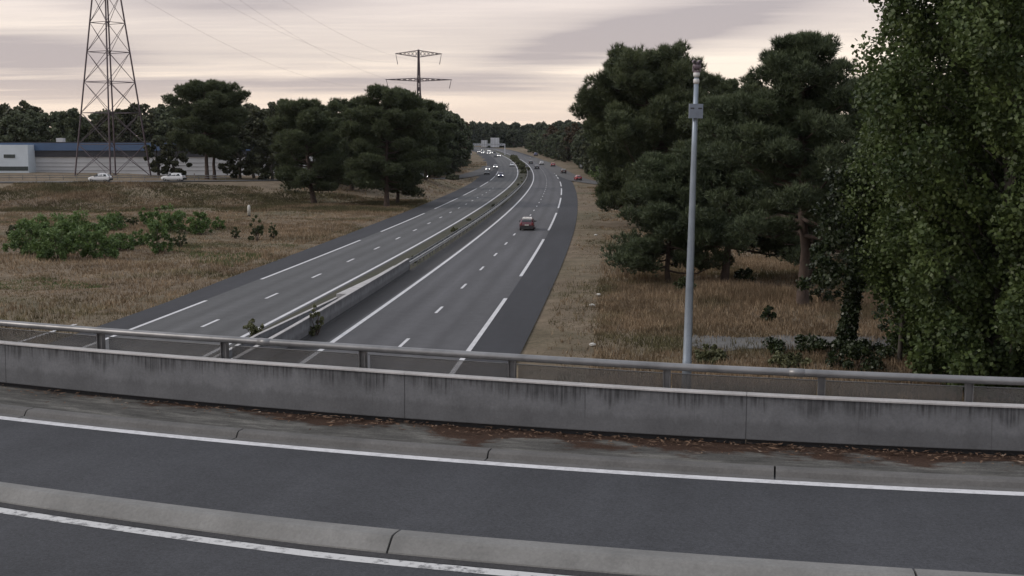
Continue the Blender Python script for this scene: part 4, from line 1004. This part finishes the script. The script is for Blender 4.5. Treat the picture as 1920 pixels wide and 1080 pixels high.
def build_car(name,lit,detail=True):
    r_=empty(name,(0,0,0))
    def ch(n,me,par=r_,loc=None):
        o=link(n,me,par); 
        if loc: o.location=loc
        return o
    body=ch('body',body_me); body.material_slots[0].link='OBJECT'
    ch('windscreen',front_me); ch('rear_window',rear_me)
    for m in side_me: ch('side_window',m)
    for sx in (-1.27,1.3):
        for sy in (-.79,.79):
            w_=ch('wheel',tyre_me,r_,(sx,sy,.315))
            if detail: ch('rim',rim_me,w_)
    for s in (-1,1):
        ch('tail_lamp',lampm('tail_lamp',-2.01,s*.68,.84,(.14,.2,.22),M['lamp_red']))
        ch('headlight',lampm('headlight',1.93,s*.6,.66,(.2,.26,.14 if not lit else .2),M['lamp_on'] if lit else M['lamp_off']))
        if detail: ch('mirror',lampm('mirror',.7,s*.98,1.0,(.12,.18,.13),M['trim']))
    ch('bumper',lampm('bumper',-2.08,0,.42,(.1,1.6,.36),M['trim']))
    if detail:
        ch('number_plate',lampm('number_plate',-2.085,0,.68,(.03,.5,.11),M['plate'])); ch('grille',lampm('grille',2.05,0,.48,(.06,1.,.16),M['trim']))
    return r_
def paintm(n,c,rough=.25): return plain(n,c,rough,0,.05,1,.6,.6)
PC={'maroon':paintm('maroon_paint',(.085,.009,.022)),'white':paintm('white_car_paint',(.62,.63,.64)),'dark':paintm('black_car_paint',(.018,.018,.02)),'blue':paintm('blue_car_paint',(.03,.04,.14)),'red':paintm('red_car_paint',(.32,.03,.035)),'silver':paintm('silver_car_paint',(.34,.34,.36)),'brown':paintm('dark_red_brown_paint',(.06,.025,.025))}
proto={k:build_car('parked_proto',k) for k in (True,False)}
K=kidmap()
used={True:False,False:False}
def car(loc,head,col,lit,label,s=1.,name='car',cat='car',group=None,scl=None):
    src=proto[lit]
    if not used[lit]: r_=src; used[lit]=True
    else: r_=copy_tree(src,K)
    r_.name=name; r_.location=loc; r_.rotation_euler=(0,0,head); r_.scale=scl or (s,s,s); tag(r_,label,cat,group)
    for o in (K[src.name_full] if False else [q for q in bpy.data.objects if q.parent==r_]):
        if o.name.startswith('body'): o.material_slots[0].material=PC[col]
    return r_
# names are stable keys for copying: give prototypes their final names first
for k in (True,False): proto[k].name='car'
K=kidmap()
away=lambda d_: math.pi/2-slope(d_); toward=lambda d_: -math.pi/2-slope(d_)
def rc(o_,d_,col,label,**k): return car(pt(o_,d_,.0),away(d_),col,False,label,**k)
def lc(o_,d_,col,lit,label,**k): return car(pt(o_,d_,.0),toward(d_),col,lit,label,**k)
r1=rc(7.55,150,'maroon','dark red car with a sky reflection painted white on its roof, alone and nearest on the outbound lanes'); link('roof',roof_sheen_me,r1)
rc(4.8,470,'dark','dark car in the outbound left lane near the bend, nearer of two')
rc(4.3,532,'dark','dark car farther up the outbound left lane')
rc(8.4,520,'white','white car on the outbound right lane before the merge')
rc(12.2,500,'red','red car merging from the entry road onto the outbound lanes')
r1=car((17.7,424,float(zr(424))+.03),R(93),'brown',False,'dark car with a pale sky reflection painted on its roof on the entry road'); link('roof',roof_sheen_me,r1)
car((18.9,353,.03),R(97),'red',False,'red car on the entry road closest to the bend')
lc(-7.6,384,'blue',True,'blue car with lit headlights nearest on the inbound lanes')
lc(-4.4,500,'white',False,'white car in the inbound lane next to the median')
lc(-13.6,452,'silver',True,'pale car with bright headlights leaving on the slip road')
lc(-12.9,412,'dark',False,'black car just below the pale car with bright headlights on the slip road')
lc(-11.1,478,'white',True,'white car with lit headlights entering the slip lane')
lc(-5.9,655,'white',True,'distant car with lit headlights in the inbound middle lane short of the gantry')
lc(-8.4,640,'dark',False,'distant dark car beside the lit car short of the gantry')
for i,(o_,d_,col,lit) in enumerate([(-12.2,722,'white',True),(-9.2,712,'silver',True),(-7.2,718,'white',True),(-4.6,738,'dark',False),(-13.4,748,'silver',True),(-10.4,760,'dark',True),(-6.,775,'white',True),(-8.8,800,'dark',True)]):
    lc(o_,d_,col,lit,'tiny far car in the queue of inbound traffic around the gantry',group='far inbound traffic')
car((-22.6,312,1.64),R(-72),'dark',True,'car with lit headlights coming down the slip road behind a bush')
car((-76.8,229.6,3.45),R(176),'white',False,'white car on the raised slip road in front of the pylon')
car((-64.2,233.5,3.45),R(172),'white',False,'white estate car on the raised slip road left of the umbrella pines',scl=(1.08,1,1))
car(pt(14.6,668,.0),away(668),'blue',False,'dark blue van parked at the edge of the right wood',scl=(1.2,1.1,1.35),name='van',cat='van')

# ------------------------------------------------------------------ thin evening haze
mb=MB(); mb.box((0,2500,60),(6400,6200,124)); hm=bpy.data.materials.new('haze'); hm.use_nodes=True; hn=hm.node_tree
hn.nodes.remove(hn.nodes['Principled BSDF']); pv=hn.nodes.new('ShaderNodeVolumePrincipled'); pv.inputs['Density'].default_value=.000025; pv.inputs['Color'].default_value=(.8,.86,.95,1)
hn.links.new(pv.outputs[0],hn.nodes['Material Output'].inputs['Volume'])
tag(mb.build('haze',hm),kind='stuff')
# ------------------------------------------------------------------ world, sun, camera
world=bpy.data.worlds.new("World"); scene.world=world; world.use_nodes=True; nt=world.node_tree
bg=nt.nodes['Background']; bg.inputs['Strength'].default_value=.1
SUN_EL,SUN_AZ=R(34),R(-98)
sky=N(nt,'ShaderNodeTexSky',sky_type='NISHITA'); sky.sun_disc=False; sky.sun_elevation=SUN_EL; sky.sun_rotation=SUN_AZ
tc=nt.nodes.new('ShaderNodeTexCoord'); sep=nt.nodes.new('ShaderNodeSeparateXYZ'); nt.links.new(tc.outputs['Generated'],sep.inputs[0])
el=sep.outputs[2]
def v10(c): return tuple(q*10 for q in c)
grad=ramp(nt,[(0,(.88,.69,.56)),(.03,(1.0,.82,.67)),(.07,(1.02,.88,.75)),(.11,(.86,.75,.69)),(.2,(.68,.64,.64)),(.45,(.66,.68,.73)),(1,(.72,.75,.82))],el)
# a flat cloud deck seen in perspective: project the direction onto a plane overhead
den=math_(nt,'ADD',math_(nt,'MAXIMUM',el,0.),.045)
cb=nt.nodes.new('ShaderNodeCombineXYZ'); nt.links.new(math_(nt,'DIVIDE',sep.outputs[0],den),cb.inputs[0]); nt.links.new(math_(nt,'DIVIDE',sep.outputs[1],den),cb.inputs[1])
mp=nt.nodes.new('ShaderNodeMapping'); mp.inputs['Scale'].default_value=(.3,.42,1); mp.inputs['Location'].default_value=(1.7,.6,0); mp.inputs['Rotation'].default_value=(0,0,R(-6)); nt.links.new(cb.outputs[0],mp.inputs[0])
n1=noise(nt,mp.outputs[0],.8,8,.55,.6)
mp2=nt.nodes.new('ShaderNodeMapping'); mp2.inputs['Scale'].default_value=(.35,1.6,1); mp2.inputs['Location'].default_value=(4.1,2.2,0); nt.links.new(cb.outputs[0],mp2.inputs[0])
n2=noise(nt,mp2.outputs[0],1.1,6,.6,.3)
nsum=math_(nt,'ADD',math_(nt,'MULTIPLY',n1,.66),math_(nt,'MULTIPLY',n2,.34))
# individual cloud banks: (bearing x, elevation z, length, thickness, tilt, strength)
for (bx,bz,lx,tz,tl,st) in ((.09,.083,.12,.015,.2,.55),(-.40,.068,.11,.016,-.04,.6),(-.36,.04,.12,.009,.03,.5),(-.08,.047,.16,.006,.0,.36),(-.24,.108,.12,.012,.08,.32),(.2,.112,.1,.008,.05,.3),(-.02,.022,.2,.005,0.,.15)):
    dx=math_(nt,'SUBTRACT',sep.outputs[0],bx); dz=math_(nt,'SUBTRACT',math_(nt,'SUBTRACT',el,bz),math_(nt,'MULTIPLY',dx,tl))
    q=math_(nt,'ADD',math_(nt,'POWER',math_(nt,'ABSOLUTE',math_(nt,'DIVIDE',dx,lx)),2.),math_(nt,'POWER',math_(nt,'ABSOLUTE',math_(nt,'DIVIDE',dz,tz)),2.))
    nsum=math_(nt,'ADD',nsum,math_(nt,'MULTIPLY',math_(nt,'DIVIDE',st,math_(nt,'ADD',1.,math_(nt,'MULTIPLY',q,q))),math_(nt,'MULTIPLY',math_(nt,'SUBTRACT',math_(nt,'ADD',n2,n1),.42),1.5)))
cm=ramp(nt,[(.46,0.),(.62,.45),(.95,1.)],nsum)
dark=ramp(nt,[(0,(.68,.54,.47)),(.05,(.50,.425,.415)),(.12,(.46,.405,.41)),(.3,(.52,.50,.54)),(1,(.6,.63,.7))],el)
low=ramp(nt,[(.0,.2),(.025,.7),(.05,1.)],el)
cloud=mix(nt,math_(nt,'MULTIPLY',math_(nt,'MULTIPLY',cm,low),1.),grad,dark)
sc=nt.nodes.new('ShaderNodeVectorMath'); sc.operation='SCALE'; sc.inputs['Scale'].default_value=10.; nt.links.new(cloud,sc.inputs[0])
cover=mix(nt,.93,sky.outputs[0],sc.outputs[0])
nt.links.new(cover,bg.inputs['Color'])
sd=bpy.data.lights.new('sun','SUN'); sd.energy=1.3; sd.angle=R(14); sd.color=(1,.9,.8)
so=bpy.data.objects.new('sun',sd); COL.objects.link(so)
dirv=Vector((math.sin(SUN_AZ)*math.cos(SUN_EL),math.cos(SUN_AZ)*math.cos(SUN_EL),math.sin(SUN_EL)))
so.rotation_euler=dirv.to_track_quat('Z','Y').to_euler()
cd=bpy.data.cameras.new('camera'); co=bpy.data.objects.new('camera',cd); COL.objects.link(co); scene.camera=co
co.location=(0,0,10.4); co.rotation_euler=(math.pi/2-math.atan(270/2300),0,0)
cd.sensor_width=36; cd.lens=36*2300/1920; cd.clip_start=.1; cd.clip_end=8000
scene.view_settings.view_transform='Standard'; scene.view_settings.look='None'; scene.view_settings.exposure=.18; scene.view_settings.gamma=1
scene.cycles.max_bounces=5; scene.cycles.diffuse_bounces=2; scene.cycles.transparent_max_bounces=6
